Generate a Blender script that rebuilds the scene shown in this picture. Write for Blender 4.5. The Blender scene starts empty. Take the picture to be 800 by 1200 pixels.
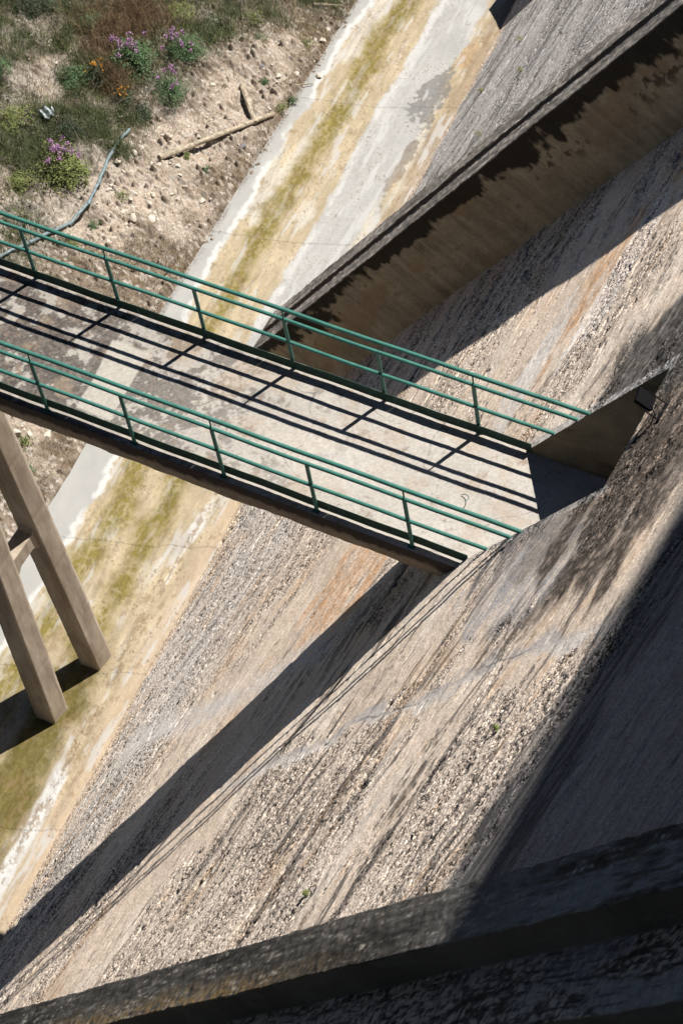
import bpy, math, random
import numpy as np
from mathutils import Vector, Matrix

# ------------------------------------------------------------------ camera, sky, sun
SC = bpy.context.scene
COL = SC.collection
CAM_R = np.array([[0.875, 0.468, -0.122], [0.326, -0.758, -0.566], [-0.357, 0.455, -0.815]])  # rows: right, down, forward
_u, _s, _v = np.linalg.svd(CAM_R); CAM_R = _u @ _v
CAM_C = np.array([15.136, -13.768, 24.685])
F_PX = 2910.0
cd = bpy.data.cameras.new('camera'); cam = bpy.data.objects.new('camera', cd); COL.objects.link(cam)
cd.sensor_fit = 'VERTICAL'; cd.sensor_height = 36.0; cd.sensor_width = 24.0
cd.lens = F_PX / 1200.0 * 36.0
cd.clip_start = 0.1; cd.clip_end = 2000
M = Matrix.Identity(4)
for i in range(3):
    M[i][0] = CAM_R[0][i]; M[i][1] = -CAM_R[1][i]; M[i][2] = -CAM_R[2][i]; M[i][3] = CAM_C[i]
cam.matrix_world = M
SC.camera = cam

SUN = np.array([0.285, 0.655, 1.0]); SUN /= np.linalg.norm(SUN)
W = bpy.data.worlds.new('World'); SC.world = W; W.use_nodes = True
nt = W.node_tree; nt.nodes.clear()
sky = nt.nodes.new('ShaderNodeTexSky'); sky.sky_type = 'NISHITA'; sky.sun_disc = False
sky.sun_elevation = math.asin(SUN[2]); sky.sun_rotation = math.atan2(SUN[0], SUN[1])
sky.altitude = 2500; sky.air_density = 0.6; sky.dust_density = 0.0; sky.ozone_density = 0.3
bgn = nt.nodes.new('ShaderNodeBackground'); bgn.inputs['Strength'].default_value = 0.05
wo = nt.nodes.new('ShaderNodeOutputWorld')
nt.links.new(sky.outputs[0], bgn.inputs[0]); nt.links.new(bgn.outputs[0], wo.inputs[0])
ld = bpy.data.lights.new('sun', 'SUN'); ld.energy = 5.0; ld.angle = math.radians(0.53); ld.color = (1.0, 0.968, 0.925)
sun = bpy.data.objects.new('sun', ld); COL.objects.link(sun)
sun.rotation_euler = Vector(SUN).to_track_quat('Z', 'Y').to_euler()
SC.view_settings.view_transform = 'Standard'; SC.view_settings.look = 'None'
SC.view_settings.gamma = 1.0; SC.view_settings.use_curve_mapping = False
SC.view_settings.exposure = 0.95
SC.cycles.max_bounces = 5; SC.cycles.diffuse_bounces = 1

# ------------------------------------------------------------------ numpy noise
_RT = np.random.RandomState(12345); _PT = _RT.permutation(65536).astype(np.int32); _PF = _RT.rand(65536).astype(np.float32)
def _hash(ix, iy, seed):
    k = _PT[(ix + np.int32((seed * 7919 + 13) & 0xFFFFF)).astype(np.int32) & 65535]
    return _PF[(k + iy.astype(np.int32) * np.int32(31)) & 65535]
def vnoise(x, y, seed=0):
    x = np.asarray(x, np.float32); y = np.asarray(y, np.float32)
    ix = np.floor(x); iy = np.floor(y); fx = x - ix; fy = y - iy
    fx = fx * fx * fx * (fx * (fx * 6 - 15) + 10); fy = fy * fy * fy * (fy * (fy * 6 - 15) + 10)
    a = _hash(ix, iy, seed); b = _hash(ix + 1, iy, seed); c = _hash(ix, iy + 1, seed); d = _hash(ix + 1, iy + 1, seed)
    return (a * (1 - fx) + b * fx) * (1 - fy) + (c * (1 - fx) + d * fx) * fy
def fbm(x, y, seed=0, octv=4, gain=0.5):
    s = 0; a = 1; t = 0
    x = np.asarray(x, float); y = np.asarray(y, float)
    for o in range(octv):
        s = s + a * vnoise(x, y, seed + o * 17); t += a
        a *= gain; x, y = x * 1.83 + y * 0.86 + 3.1, y * 1.83 - x * 0.86 + 7.7
    return s / t
def fbs(x, y, seed=0, octv=4, gain=0.5):      # axis aligned (for streaks)
    s = 0; a = 1; t = 0
    for o in range(octv):
        s = s + a * vnoise(np.asarray(x) * 2.0 ** o + 5.3 * o, np.asarray(y) * 2.0 ** o + 1.7 * o, seed + o * 31); t += a; a *= gain
    return s / t
def worley(x, y, seed=0):
    x = np.asarray(x, np.float32); y = np.asarray(y, np.float32); ix = np.floor(x); iy = np.floor(y)
    f1 = np.full(np.shape(x), 9.0); f2 = f1.copy(); cid = np.zeros(np.shape(x))
    for dx in (-1, 0, 1):
        for dy in (-1, 0, 1):
            cx = ix + dx; cy = iy + dy
            px = cx + 0.1 + 0.8 * _hash(cx, cy, seed); py = cy + 0.1 + 0.8 * _hash(cx, cy, seed + 91)
            d = np.hypot(px - x, py - y)
            near = d < f1
            f2 = np.where(near, f1, np.minimum(f2, d)); cid = np.where(near, _hash(cx, cy, seed + 7), cid); f1 = np.where(near, d, f1)
    return f1, f2, cid
def ss(a, b, x):
    t = np.clip((x - a) / (b - a), 0, 1); return t * t * (3 - 2 * t)
def mixc(c, col, m):
    m = np.clip(m, 0, 1)[:, None]; return c * (1 - m) + np.asarray(col)[None, :] * m if np.ndim(col) == 1 else c * (1 - m) + col * m
def in_view(P, margin=70):
    q = (P - CAM_C) @ CAM_R.T
    u = 400 + F_PX * q[:, 0] / q[:, 2]; v = 600 + F_PX * q[:, 1] / q[:, 2]
    return (u > -margin) & (u < 800 + margin) & (v > -margin) & (v < 1200 + margin) & (q[:, 2] > 0)

# ------------------------------------------------------------------ mesh + tag helpers
def tag(o, label=None, cat=None, group=None, kind=None):
    if label: o['label'] = label
    if cat: o['category'] = cat
    if group: o['group'] = group
    if kind: o['kind'] = kind
    return o
def empty(name, loc=(0, 0, 0), rz=0.0):
    o = bpy.data.objects.new(name, None); COL.objects.link(o); o.location = loc; o.rotation_euler = (0, 0, rz)
    o.empty_display_size = 0.2
    return o
def np_mesh(name, V, Fq, mat, colr=None, parent=None, smooth=False, ntri=False):
    me = bpy.data.meshes.new(name)
    V = np.asarray(V, np.float32); Fq = np.asarray(Fq, np.int32); k = Fq.shape[1]
    me.vertices.add(len(V)); me.vertices.foreach_set('co', V.ravel())
    me.loops.add(Fq.size); me.loops.foreach_set('vertex_index', Fq.ravel())
    me.polygons.add(len(Fq))
    me.polygons.foreach_set('loop_start', np.arange(0, Fq.size, k, dtype=np.int32))
    if colr is not None:
        if colr.shape[1] == 3: colr = np.concatenate([colr, np.ones((len(V), 1))], 1)
        a = me.attributes.new('Col', 'FLOAT_COLOR', 'POINT')
        a.data.foreach_set('color', colr.astype(np.float32).ravel())
    me.update(calc_edges=True); me.validate()
    if smooth: me.polygons.foreach_set('use_smooth', np.ones(len(me.polygons), bool))
    me.materials.append(mat)
    o = bpy.data.objects.new(name, me); COL.objects.link(o)
    if parent: o.parent = parent
    return o
class MB:
    def __init__(s): s.v = []; s.f = []
    def box(s, x0, x1, y0, y1, z0, z1):
        b = len(s.v)
        s.v += [(x, y, z) for z in (z0, z1) for y in (y0, y1) for x in (x0, x1)]
        s.f += [tuple(b + i for i in q) for q in ((0, 2, 3, 1), (4, 5, 7, 6), (0, 1, 5, 4), (2, 6, 7, 3), (0, 4, 6, 2), (1, 3, 7, 5))]
        return s
    def prism(s, bot, top):
        b = len(s.v); n = len(bot); s.v += [tuple(p) for p in bot] + [tuple(p) for p in top]
        s.f.append(tuple(b + i for i in range(n))[::-1]); s.f.append(tuple(b + n + i for i in range(n)))
        for i in range(n): j = (i + 1) % n; s.f.append((b + i, b + j, b + n + j, b + n + i))
        return s
    def tube(s, pts, r, n=12, cap=True, jit=0):
        pts = [Vector(p) for p in pts]; rs = r if hasattr(r, '__len__') else [r] * len(pts)
        b = len(s.v); up = None
        for i, p in enumerate(pts):
            d = (pts[min(i + 1, len(pts) - 1)] - pts[max(i - 1, 0)]).normalized()
            if up is None: up = Vector((0, 0, 1)) if abs(d.z) < 0.9 else Vector((1, 0, 0))
            a = d.cross(up).normalized(); c = a.cross(d).normalized(); up = c
            for k in range(n):
                t = 2 * math.pi * k / n; q = rs[i] * (1 + (random.uniform(-jit, jit) if jit else 0))
                s.v.append(tuple(p + a * math.cos(t) * q + c * math.sin(t) * q))
        for i in range(len(pts) - 1):
            for k in range(n):
                l = (k + 1) % n
                s.f.append((b + i * n + k, b + i * n + l, b + (i + 1) * n + l, b + (i + 1) * n + k))
        if cap:
            s.f.append(tuple(b + k for k in range(n))[::-1]); e = b + (len(pts) - 1) * n; s.f.append(tuple(e + k for k in range(n)))
        return s
    def build(s, name, mat, parent=None, bevel=0, smooth=False, seg=2, sub=0):
        me = bpy.data.meshes.new(name); me.from_pydata([tuple(map(float, p)) for p in s.v], [], s.f); me.update()
        me.materials.append(mat)
        if smooth:
            me.polygons.foreach_set('use_smooth', [True] * len(me.polygons))
            try: me.set_sharp_from_angle(angle=math.radians(40))
            except Exception: pass
        o = bpy.data.objects.new(name, me); COL.objects.link(o)
        if parent: o.parent = parent
        if bevel:
            m = o.modifiers.new('bevel', 'BEVEL'); m.width = bevel; m.segments = seg; m.limit_method = 'ANGLE'
        return o

# ------------------------------------------------------------------ materials
class NT:
    def __init__(s, name):
        s.m = bpy.data.materials.new(name); s.m.use_nodes = True; s.t = s.m.node_tree; s.t.nodes.clear()
        s.out = s.n('ShaderNodeOutputMaterial'); s.b = s.n('ShaderNodeBsdfPrincipled'); s.l(s.b.outputs[0], s.out.inputs[0])
    def n(s, k): return s.t.nodes.new(k)
    def l(s, a, b): s.t.links.new(a, b)
    def noise(s, scale, detail=4, rough=0.55, vec=None, stretch=None, dist=0):
        n = s.n('ShaderNodeTexNoise'); n.inputs['Scale'].default_value = scale; n.inputs['Detail'].default_value = detail
        n.inputs['Roughness'].default_value = rough; n.inputs['Distortion'].default_value = dist
        if vec is None:
            tc = s.n('ShaderNodeTexCoord'); vec = tc.outputs['Object']
        if stretch:
            mp = s.n('ShaderNodeMapping'); mp.inputs['Scale'].default_value = stretch; s.l(vec, mp.inputs['Vector']); vec = mp.outputs[0]
        s.l(vec, n.inputs['Vector']); return n.outputs['Fac']
    def vor(s, scale, feat='F1'):
        n = s.n('ShaderNodeTexVoronoi'); n.feature = feat; n.inputs['Scale'].default_value = scale
        tc = s.n('ShaderNodeTexCoord'); s.l(tc.outputs['Object'], n.inputs['Vector']); return n.outputs['Distance']
    def ramp(s, fac, stops):
        r = s.n('ShaderNodeValToRGB'); e = r.color_ramp.elements
        while len(e) < len(stops): e.new(0.5)
        for k, (p, c) in enumerate(stops):
            e[k].position = p; e[k].color = (*c, 1) if hasattr(c, '__len__') else (c, c, c, 1)
        s.l(fac, r.inputs[0]); return r.outputs[0]
    def mix(s, a, b, fac, mode='MIX'):
        m = s.n('ShaderNodeMix'); m.data_type = 'RGBA'; m.blend_type = mode
        for i, q in ((0, fac), (6, a), (7, b)):
            if hasattr(q, 'is_linked') or hasattr(q, 'links'): s.l(q, m.inputs[i])
            elif i == 0: m.inputs[0].default_value = q
            else: m.inputs[i].default_value = (*q, 1)
        return m.outputs[2]
    def math(s, op, a, b=0.5):
        m = s.n('ShaderNodeMath'); m.operation = op
        for i, q in ((0, a), (1, b)):
            if hasattr(q, 'links'): s.l(q, m.inputs[i])
            else: m.inputs[i].default_value = q
        return m.outputs[0]
    def attr(s, name='Col'):
        a = s.n('ShaderNodeAttribute'); a.attribute_name = name; return a.outputs['Color']
    def bump(s, h, strength, dist):
        b = s.n('ShaderNodeBump'); b.inputs['Strength'].default_value = strength; b.inputs['Distance'].default_value = dist
        s.l(h, b.inputs['Height']); s.l(b.outputs[0], s.b.inputs['Normal'])
    def col(s, c, rough=0.9, spec=0.3, metal=0):
        if hasattr(c, 'links'): s.l(c, s.b.inputs['Base Color'])
        else: s.b.inputs['Base Color'].default_value = (*c, 1)
        s.b.inputs['Roughness'].default_value = rough; s.b.inputs['Metallic'].default_value = metal
        s.b.inputs['Specular IOR Level'].default_value = spec
        return s.m

def mat_attr(name, fine=60, amt=0.35, bump=0.4, bd=0.004, stretch=None):
    t = NT(name)
    n1 = t.noise(fine, 5, 0.65, stretch=stretch)
    f = t.ramp(n1, [(0.25, 1 - amt), (0.5, 1.0), (0.78, 1 + amt * 0.6)])
    c = t.mix(t.attr(), f, 1.0, 'MULTIPLY')
    t.bump(n1, bump, bd)
    return t.col(c, 0.92, 0.15)
def mat_dam():
    t = NT('dam_gravel_concrete')
    at = t.n('ShaderNodeAttribute'); at.attribute_name = 'Col'; dens = at.outputs['Alpha']
    tc = t.n('ShaderNodeTexCoord'); wn = t.n('ShaderNodeTexNoise'); wn.inputs['Scale'].default_value = 30; t.l(tc.outputs['Object'], wn.inputs['Vector'])
    ad = t.n('ShaderNodeVectorMath'); ad.operation = 'MULTIPLY_ADD'; t.l(wn.outputs['Color'], ad.inputs[0]); ad.inputs[1].default_value = (.035, .035, .035); t.l(tc.outputs['Object'], ad.inputs[2])
    hs = []
    c = at.outputs['Color']
    n0 = t.noise(2.2, 4, .6)
    for sc, lo, hi, g in ((30, .45, .62, .14), (58, .46, .62, .36)):
        v = t.n('ShaderNodeTexVoronoi'); v.inputs['Scale'].default_value = sc; t.l(ad.outputs[0], v.inputs['Vector'])
        sp = t.n('ShaderNodeSeparateColor'); t.l(v.outputs['Color'], sp.inputs[0])
        tone = t.ramp(sp.outputs[0], [(0.0, (.62, .60, .58)), (.25, (.98, .96, .94)), (.7, (1.16, 1.15, 1.14)), (.95, (1.5, 1.49, 1.49))])
        dn = t.math('MAXIMUM', dens, .15 if sc == 30 else .5)
        c = t.mix(c, t.mix(c, tone, 1.0, 'MULTIPLY'), t.math('MULTIPLY', dn, .85))
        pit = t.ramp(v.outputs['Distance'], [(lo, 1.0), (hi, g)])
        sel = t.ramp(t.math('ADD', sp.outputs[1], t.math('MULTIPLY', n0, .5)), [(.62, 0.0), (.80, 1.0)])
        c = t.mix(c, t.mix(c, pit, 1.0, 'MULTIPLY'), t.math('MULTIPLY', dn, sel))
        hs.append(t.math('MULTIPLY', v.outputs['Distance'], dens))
    n1 = t.noise(42, 5, .65)
    f = t.ramp(n1, [(0.25, .74), (0.5, 1.0), (0.78, 1.18)])
    c = t.mix(c, f, 1.0, 'MULTIPLY')
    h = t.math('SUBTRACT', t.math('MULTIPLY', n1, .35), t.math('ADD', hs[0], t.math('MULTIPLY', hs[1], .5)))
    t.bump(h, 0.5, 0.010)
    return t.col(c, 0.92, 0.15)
m_dam = mat_dam()
m_chan = mat_attr('stained_channel_concrete', 70, 0.16, 0.3, 0.004)
m_soil = mat_attr('limestone_soil', 40, 0.50, 0.9, 0.016)
m_rib = mat_attr('rib_concrete', 60, 0.42, 0.6, 0.008)
m_deck = mat_attr('deck_concrete', 80, 0.18, 0.35, 0.002)

def mat_simple(name, c, var=0.25, scale=20, rough=0.8, spec=0.3, bump=0.2, bd=0.002, c2=None, metal=0):
    t = NT(name); n = t.noise(scale, 4)
    c2 = c2 or tuple(x * (1 - var) for x in c)
    col = t.mix(c2, c, t.ramp(n, [(0.35, 0.0), (0.62, 1.0)]))
    if bump: t.bump(n, bump, bd)
    return t.col(col, rough, spec, metal)
def mat_green():
    t = NT('green_rail_paint'); n = t.noise(9, 5, 0.6); n2 = t.noise(90, 3, 0.5)
    c = t.mix((0.022, 0.100, 0.076), (0.036, 0.148, 0.116), t.ramp(n, [(0.3, 0.0), (0.7, 1.0)]))
    c = t.mix(c, (0.10, 0.17, 0.13), t.ramp(n2, [(0.62, 0.0), (0.75, 0.55)]))
    n3 = t.noise(26, 5, .7); c = t.mix(c, (0.11, 0.055, 0.03), t.ramp(n3, [(0.66, 0.0), (0.70, .85)]))
    t.bump(n3, 0.15, 0.001)
    return t.col(c, 0.5, 0.45)
m_green = mat_green()
m_green_dark = mat_simple('shade_toned_green_paint', (0.013, 0.052, 0.036), .5, 11, .6, .3, .15, .001)  # rail paint again, with the toe plates' shade put into the colour
def mat_pier():
    t = NT('pier_concrete'); n = t.noise(3.0, 6, 0.6, stretch=(1, 1, 0.25)); n2 = t.noise(45, 4, 0.6); n3 = t.noise(9, 5, 0.6, stretch=(1, 1, 0.18))
    c = t.mix((0.19, 0.145, 0.105), (0.38, 0.325, 0.255), t.ramp(n, [(0.3, 0.0), (0.68, 1.0)]))
    c = t.mix(c, (0.13, 0.10, 0.08), t.ramp(n3, [(0.56, 0.0), (0.76, 0.6)]))
    c = t.mix(c, (0.42, 0.37, 0.31), t.ramp(n2, [(0.60, 0.0), (0.75, 0.6)]))
    wv = t.n('ShaderNodeTexWave'); wv.bands_direction = 'Z'; wv.wave_profile = 'SAW'; wv.inputs['Scale'].default_value = .217; wv.inputs['Distortion'].default_value = .35; wv.inputs['Detail'].default_value = 3
    c = t.mix(c, (0.10, 0.08, 0.06), t.ramp(wv.outputs['Fac'], [(0.0, .75), (0.012, 0.0)]))
    n4 = t.noise(1.1, 6, .7, stretch=(3, 3, .5)); c = t.mix(c, (0.20, 0.15, 0.105), t.ramp(n4, [(.52, 0.0), (.66, .7)]))
    t.bump(n2, 0.45, 0.004)
    return t.col(c, 0.92, 0.15)
m_pier = mat_pier()
def mat_fascia():
    t = NT('slab_edge_concrete'); tc = t.n('ShaderNodeTexCoord'); sp = t.n('ShaderNodeSeparateXYZ'); t.l(tc.outputs['Object'], sp.inputs[0])
    n = t.noise(5, 6, 0.65, stretch=(1, 1, .6)); n2 = t.noise(40, 4)
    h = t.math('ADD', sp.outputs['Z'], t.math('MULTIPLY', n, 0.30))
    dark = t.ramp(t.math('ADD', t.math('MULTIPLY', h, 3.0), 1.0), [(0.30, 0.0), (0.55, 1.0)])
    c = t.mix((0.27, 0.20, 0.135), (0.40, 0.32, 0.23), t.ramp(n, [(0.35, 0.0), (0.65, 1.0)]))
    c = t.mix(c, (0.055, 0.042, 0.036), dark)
    c = t.mix(c, (0.10, 0.08, 0.06), t.ramp(n2, [(0.5, 0.0), (0.7, 0.6)]))
    t.bump(n2, 0.5, 0.006)
    return t.col(c, 0.95, 0.1)
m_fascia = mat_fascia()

# ------------------------------------------------------------------ terrain functions
SL = 1.35; X0 = 6.63; Z0 = 0.79
NRM = np.array([-SL, 0, 1.0]) / math.hypot(SL, 1); SN = SL / math.hypot(SL, 1); CS = 1 / math.hypot(SL, 1)
def toe_x(y): return -1.59 - 0.18 * y
def base_z(y): return -10.14 - 0.24 * y
def chan_c(t): return -0.12 * np.sin(np.clip(t / 3.2, 0, 1) * np.pi)
def ground_z(x, y):
    t = toe_x(y) - x
    r = np.where(t > 3.2, 0.02 + 0.36 * (t - 3.2) * np.minimum(1, (t - 3.2) + 0.3), 0)
    return base_z(y) + chan_c(t) + r
def soil_rough(x, y, fine=True):
    t = toe_x(y) - x
    fade = ss(3.25, 4.2, t)
    h = (fbm(x * 0.55, y * 0.55, 3, 3) - 0.5) * 0.55 * fade
    h = h + (fbm(x * 2.3, y * 2.3, 5, 4) - 0.5) * (0.05 + 0.30 * fade)
    if fine:
        f1, f2, cid = worley(x * 7, y * 7, 21)
        cl = ss(0.5, 0.75, fbm(x * 1.4, y * 1.4, 33, 3) + 0.12)
        h = h + np.clip((f2 - f1) * 1.6, 0, 1) * cid ** 2 * 0.11 * (0.35 + cl)
        f1, f2, cid = worley(x * 17, y * 17, 22)
        h = h + np.clip((f2 - f1) * 1.8, 0, 1) * cid ** 2 * 0.035
    return h

# generic grid: fine cells (where keep_fine) + coarse cells elsewhere, edges welded by fading the relief out
def build_grid(u0, v0, nu, nv, res, blk, pos, fine_test, keep=None):
    """block grid; returns V-params arrays (u,v,fade) and quads"""
    bu = nu // blk; bv = nv // blk
    cu = u0 + (np.arange(bu) + 0.5) * blk * res; cv = v0 + (np.arange(bv) + 0.5) * blk * res
    CU, CV = np.meshgrid(cu, cv, indexing='ij')
    fine = fine_test(pos(CU.ravel(), CV.ravel())).reshape(bu, bv)
    iu, iv = np.nonzero(fine)
    a = np.arange(blk)
    I = (iu[:, None, None] * blk + a[None, :, None]).repeat(blk, 2).ravel(); J = (iv[:, None, None] * blk + a[None, None, :]).repeat(blk, 1).ravel()
    S = nv + 1
    qf = np.stack([I * S + J, (I + 1) * S + J, (I + 1) * S + J + 1, I * S + J + 1], 1)
    iu, iv = np.nonzero(~fine)
    cb = blk // 2
    b = np.arange(0, blk, cb)
    I2 = (iu[:, None, None] * blk + b[None, :, None]).repeat(len(b), 2).ravel(); J2 = (iv[:, None, None] * blk + b[None, None, :]).repeat(len(b), 1).ravel()
    qc = np.stack([I2 * S + J2, (I2 + cb) * S + J2, (I2 + cb) * S + J2 + cb, I2 * S + J2 + cb], 1)
    Q = np.concatenate([qf, qc])
    if keep is not None:
        c = Q.astype(np.int64); um = u0 + ((c[:, 0] // S + c[:, 2] // S) / 2) * res; vm = v0 + ((c[:, 0] % S + c[:, 2] % S) / 2) * res
        Q = Q[keep(um, vm)]
    uniq, inv = np.unique(Q, return_inverse=True)
    return u0 + (uniq // S) * res, v0 + (uniq % S) * res, inv.reshape(-1, 4)

# ------------------------------------------------------------------ dam face
NY0, NY1, NZ0, NZ1 = 0.03, 1.81, -0.20, 2.52         # gallery opening in the face
def s_of_z(z): return (z - Z0) / SN
def blob(y, z, y0, z0, ry, rz, seed, rough=1.3, fr=(1.2, 3.5)):
    d0 = ((y - y0) / ry) ** 2 + ((z - z0) / rz) ** 2
    out = np.zeros(len(d0), np.float32); k = np.nonzero(d0 < 1.2 + rough)[0]
    if len(k):
        d = d0[k] + (fbs(y[k] * fr[0], z[k] * fr[1], seed, 4) - 0.5) * 2 * rough
        out[k] = ss(1.15, 0.65, d)
    return out
def dam_fields(y, s):
    z = Z0 + s * SN
    yw = y + 0.0; sw = s + (fbm(y * 0.5, s * 0.9, 8, 3) - 0.5) * 0.5 - 0.33 * np.minimum(y, 3) + .04 * np.maximum(y - 6, 0)
    low = fbs(yw * 0.22, sw * 0.9, 41, 3)                      # broad lift layers
    st = fbs(yw * 0.55, sw * 4.5, 43, 4, 0.6)                  # narrow streaks
    st2 = fbs(yw * 1.5, sw * 12.0, 47, 3, 0.6)
    peb = .06 + .94 * ss(0.40, 0.60, low * .60 + .40 * fbs(y * .9, sw * 2.6, 49, 4, .6))
    for (a, b, ra, rb) in ((-3.6, 3.2, 2.2, 1.0), (-4.4, 0.2, 2.0, .9), (-4.9, -2.6, 1.6, 1.2), (-3.0, -1.5, 1.2, .8), (7.2, -4.4, 1.8, 1.2), (5.6, -4.2, 1.6, 1.0), (-2.9, -9.3, 2.2, 1.2)):
        peb = np.maximum(peb, blob(y, z, a, b, ra, rb, 51 + int(a * 3), 0.8))
    peb = np.maximum(peb, ss(-6.4, -7.6, z + (low - .5) * 2.0) * ss(8.5, 7.5, y))
    for (a, b, ra, rb) in ((-1.2, -0.6, 1.3, 1.3), (-1.2, -2.2, .9, 1.2), (-1.9, 3.3, 1.0, .9), (4.4, -1.5, 2.2, .9), (-2.9, 1.7, 1.1, .5), (0.0, -4.8, .7, 1.4), (-.9, 1.8, .9, 1.0)):
        peb = peb * (1 - blob(y, z, a, b, ra, rb, 77 + int(b * 5), 0.8))
    peb = peb * ss(3.9, 4.9, 6.0 - np.abs(0) - np.maximum(z - 3.2, 0) * 1.0)
    far = ss(9.0, 9.8, y)
    peb = peb * (1 - far) + far * (0.35 + 0.5 * ss(.45, .6, low))
    vein_y = -2.38 + 0.16 * (fbs(s * 0.8, s * 0 + 2, 9, 3) - .5) * 2
    vein = ss(0.17, 0.03, np.abs(y - vein_y) + (fbm(y * 5, s * 3, 12, 4) - .5) * 0.42) * ss(-4.2, -3.0, z)
    vein2 = ss(0.42, 0.12, np.abs(y + .33 - .1 * np.sin(s)) + (fbm(y * 3, s * 1.2, 13, 3) - .5) * 0.4) * ss(-9.4, -8.2, z) * ss(-2.2, -3.2, z)
    return z, low, st, st2, peb, vein, vein2, far
def dam_relief(y, s, F=None):
    z, low, st, st2, peb, vein, vein2, far = F or dam_fields(y, s)
    s0 = s; s2 = s - .33 * np.minimum(y, 3)
    dens = np.clip(.16 + .84 * peb, 0, 1) * (1 - .75 * vein) * (1 - .8 * vein2)
    row = .55 + .9 * ss(.38, .66, fbs(y * 1.1, s2 * 7.5, 48, 3, .6))          # holes line up with the pour layers
    wx = (fbm(y * 30, s * 30, 63, 2) - .5) * .5; wy = (fbm(y * 30, s * 30, 64, 2) - .5) * .5
    f1, f2, c1 = worley(y * 20 + wx, s * 22 + wy, 5)
    g1, g2, c2 = worley(y * 34 + wx, s * 36 + wy, 6)
    far6 = .8 * far
    r1 = (c1 - .48) * 1.15 * dens * row
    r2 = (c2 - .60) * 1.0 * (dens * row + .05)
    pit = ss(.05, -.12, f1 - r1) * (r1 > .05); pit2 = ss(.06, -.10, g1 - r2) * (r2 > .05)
    big = ss(0.71, 0.76, fbs(y * 3.6, s2 * 8, 61, 3)) * (0.25 + .75 * peb)
    stone = np.clip((f2 - f1) * 1.8, 0, 1) * c2; stone2 = np.clip((g2 - g1) * 1.8, 0, 1) * c1
    h = dens * (.0060 * stone + .0035 * stone2) - .013 * pit * (.5 + .5 * dens) - .008 * pit2 - .026 * big
    h = h + (fbm(y * 9, s * 11, 66, 3) - .5) * .007 + 0.006 * (st - 0.5) + (fbm(y * 0.9, s * 0.9, 62, 3) - 0.5) * 0.045
    pitc = np.clip(np.maximum(np.maximum(pit, pit2 * .8), big), 0, 1)
    global _dens; _dens = np.clip(dens * row, .06, 1)
    return h, stone, stone2, c1, c2, pitc
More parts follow.
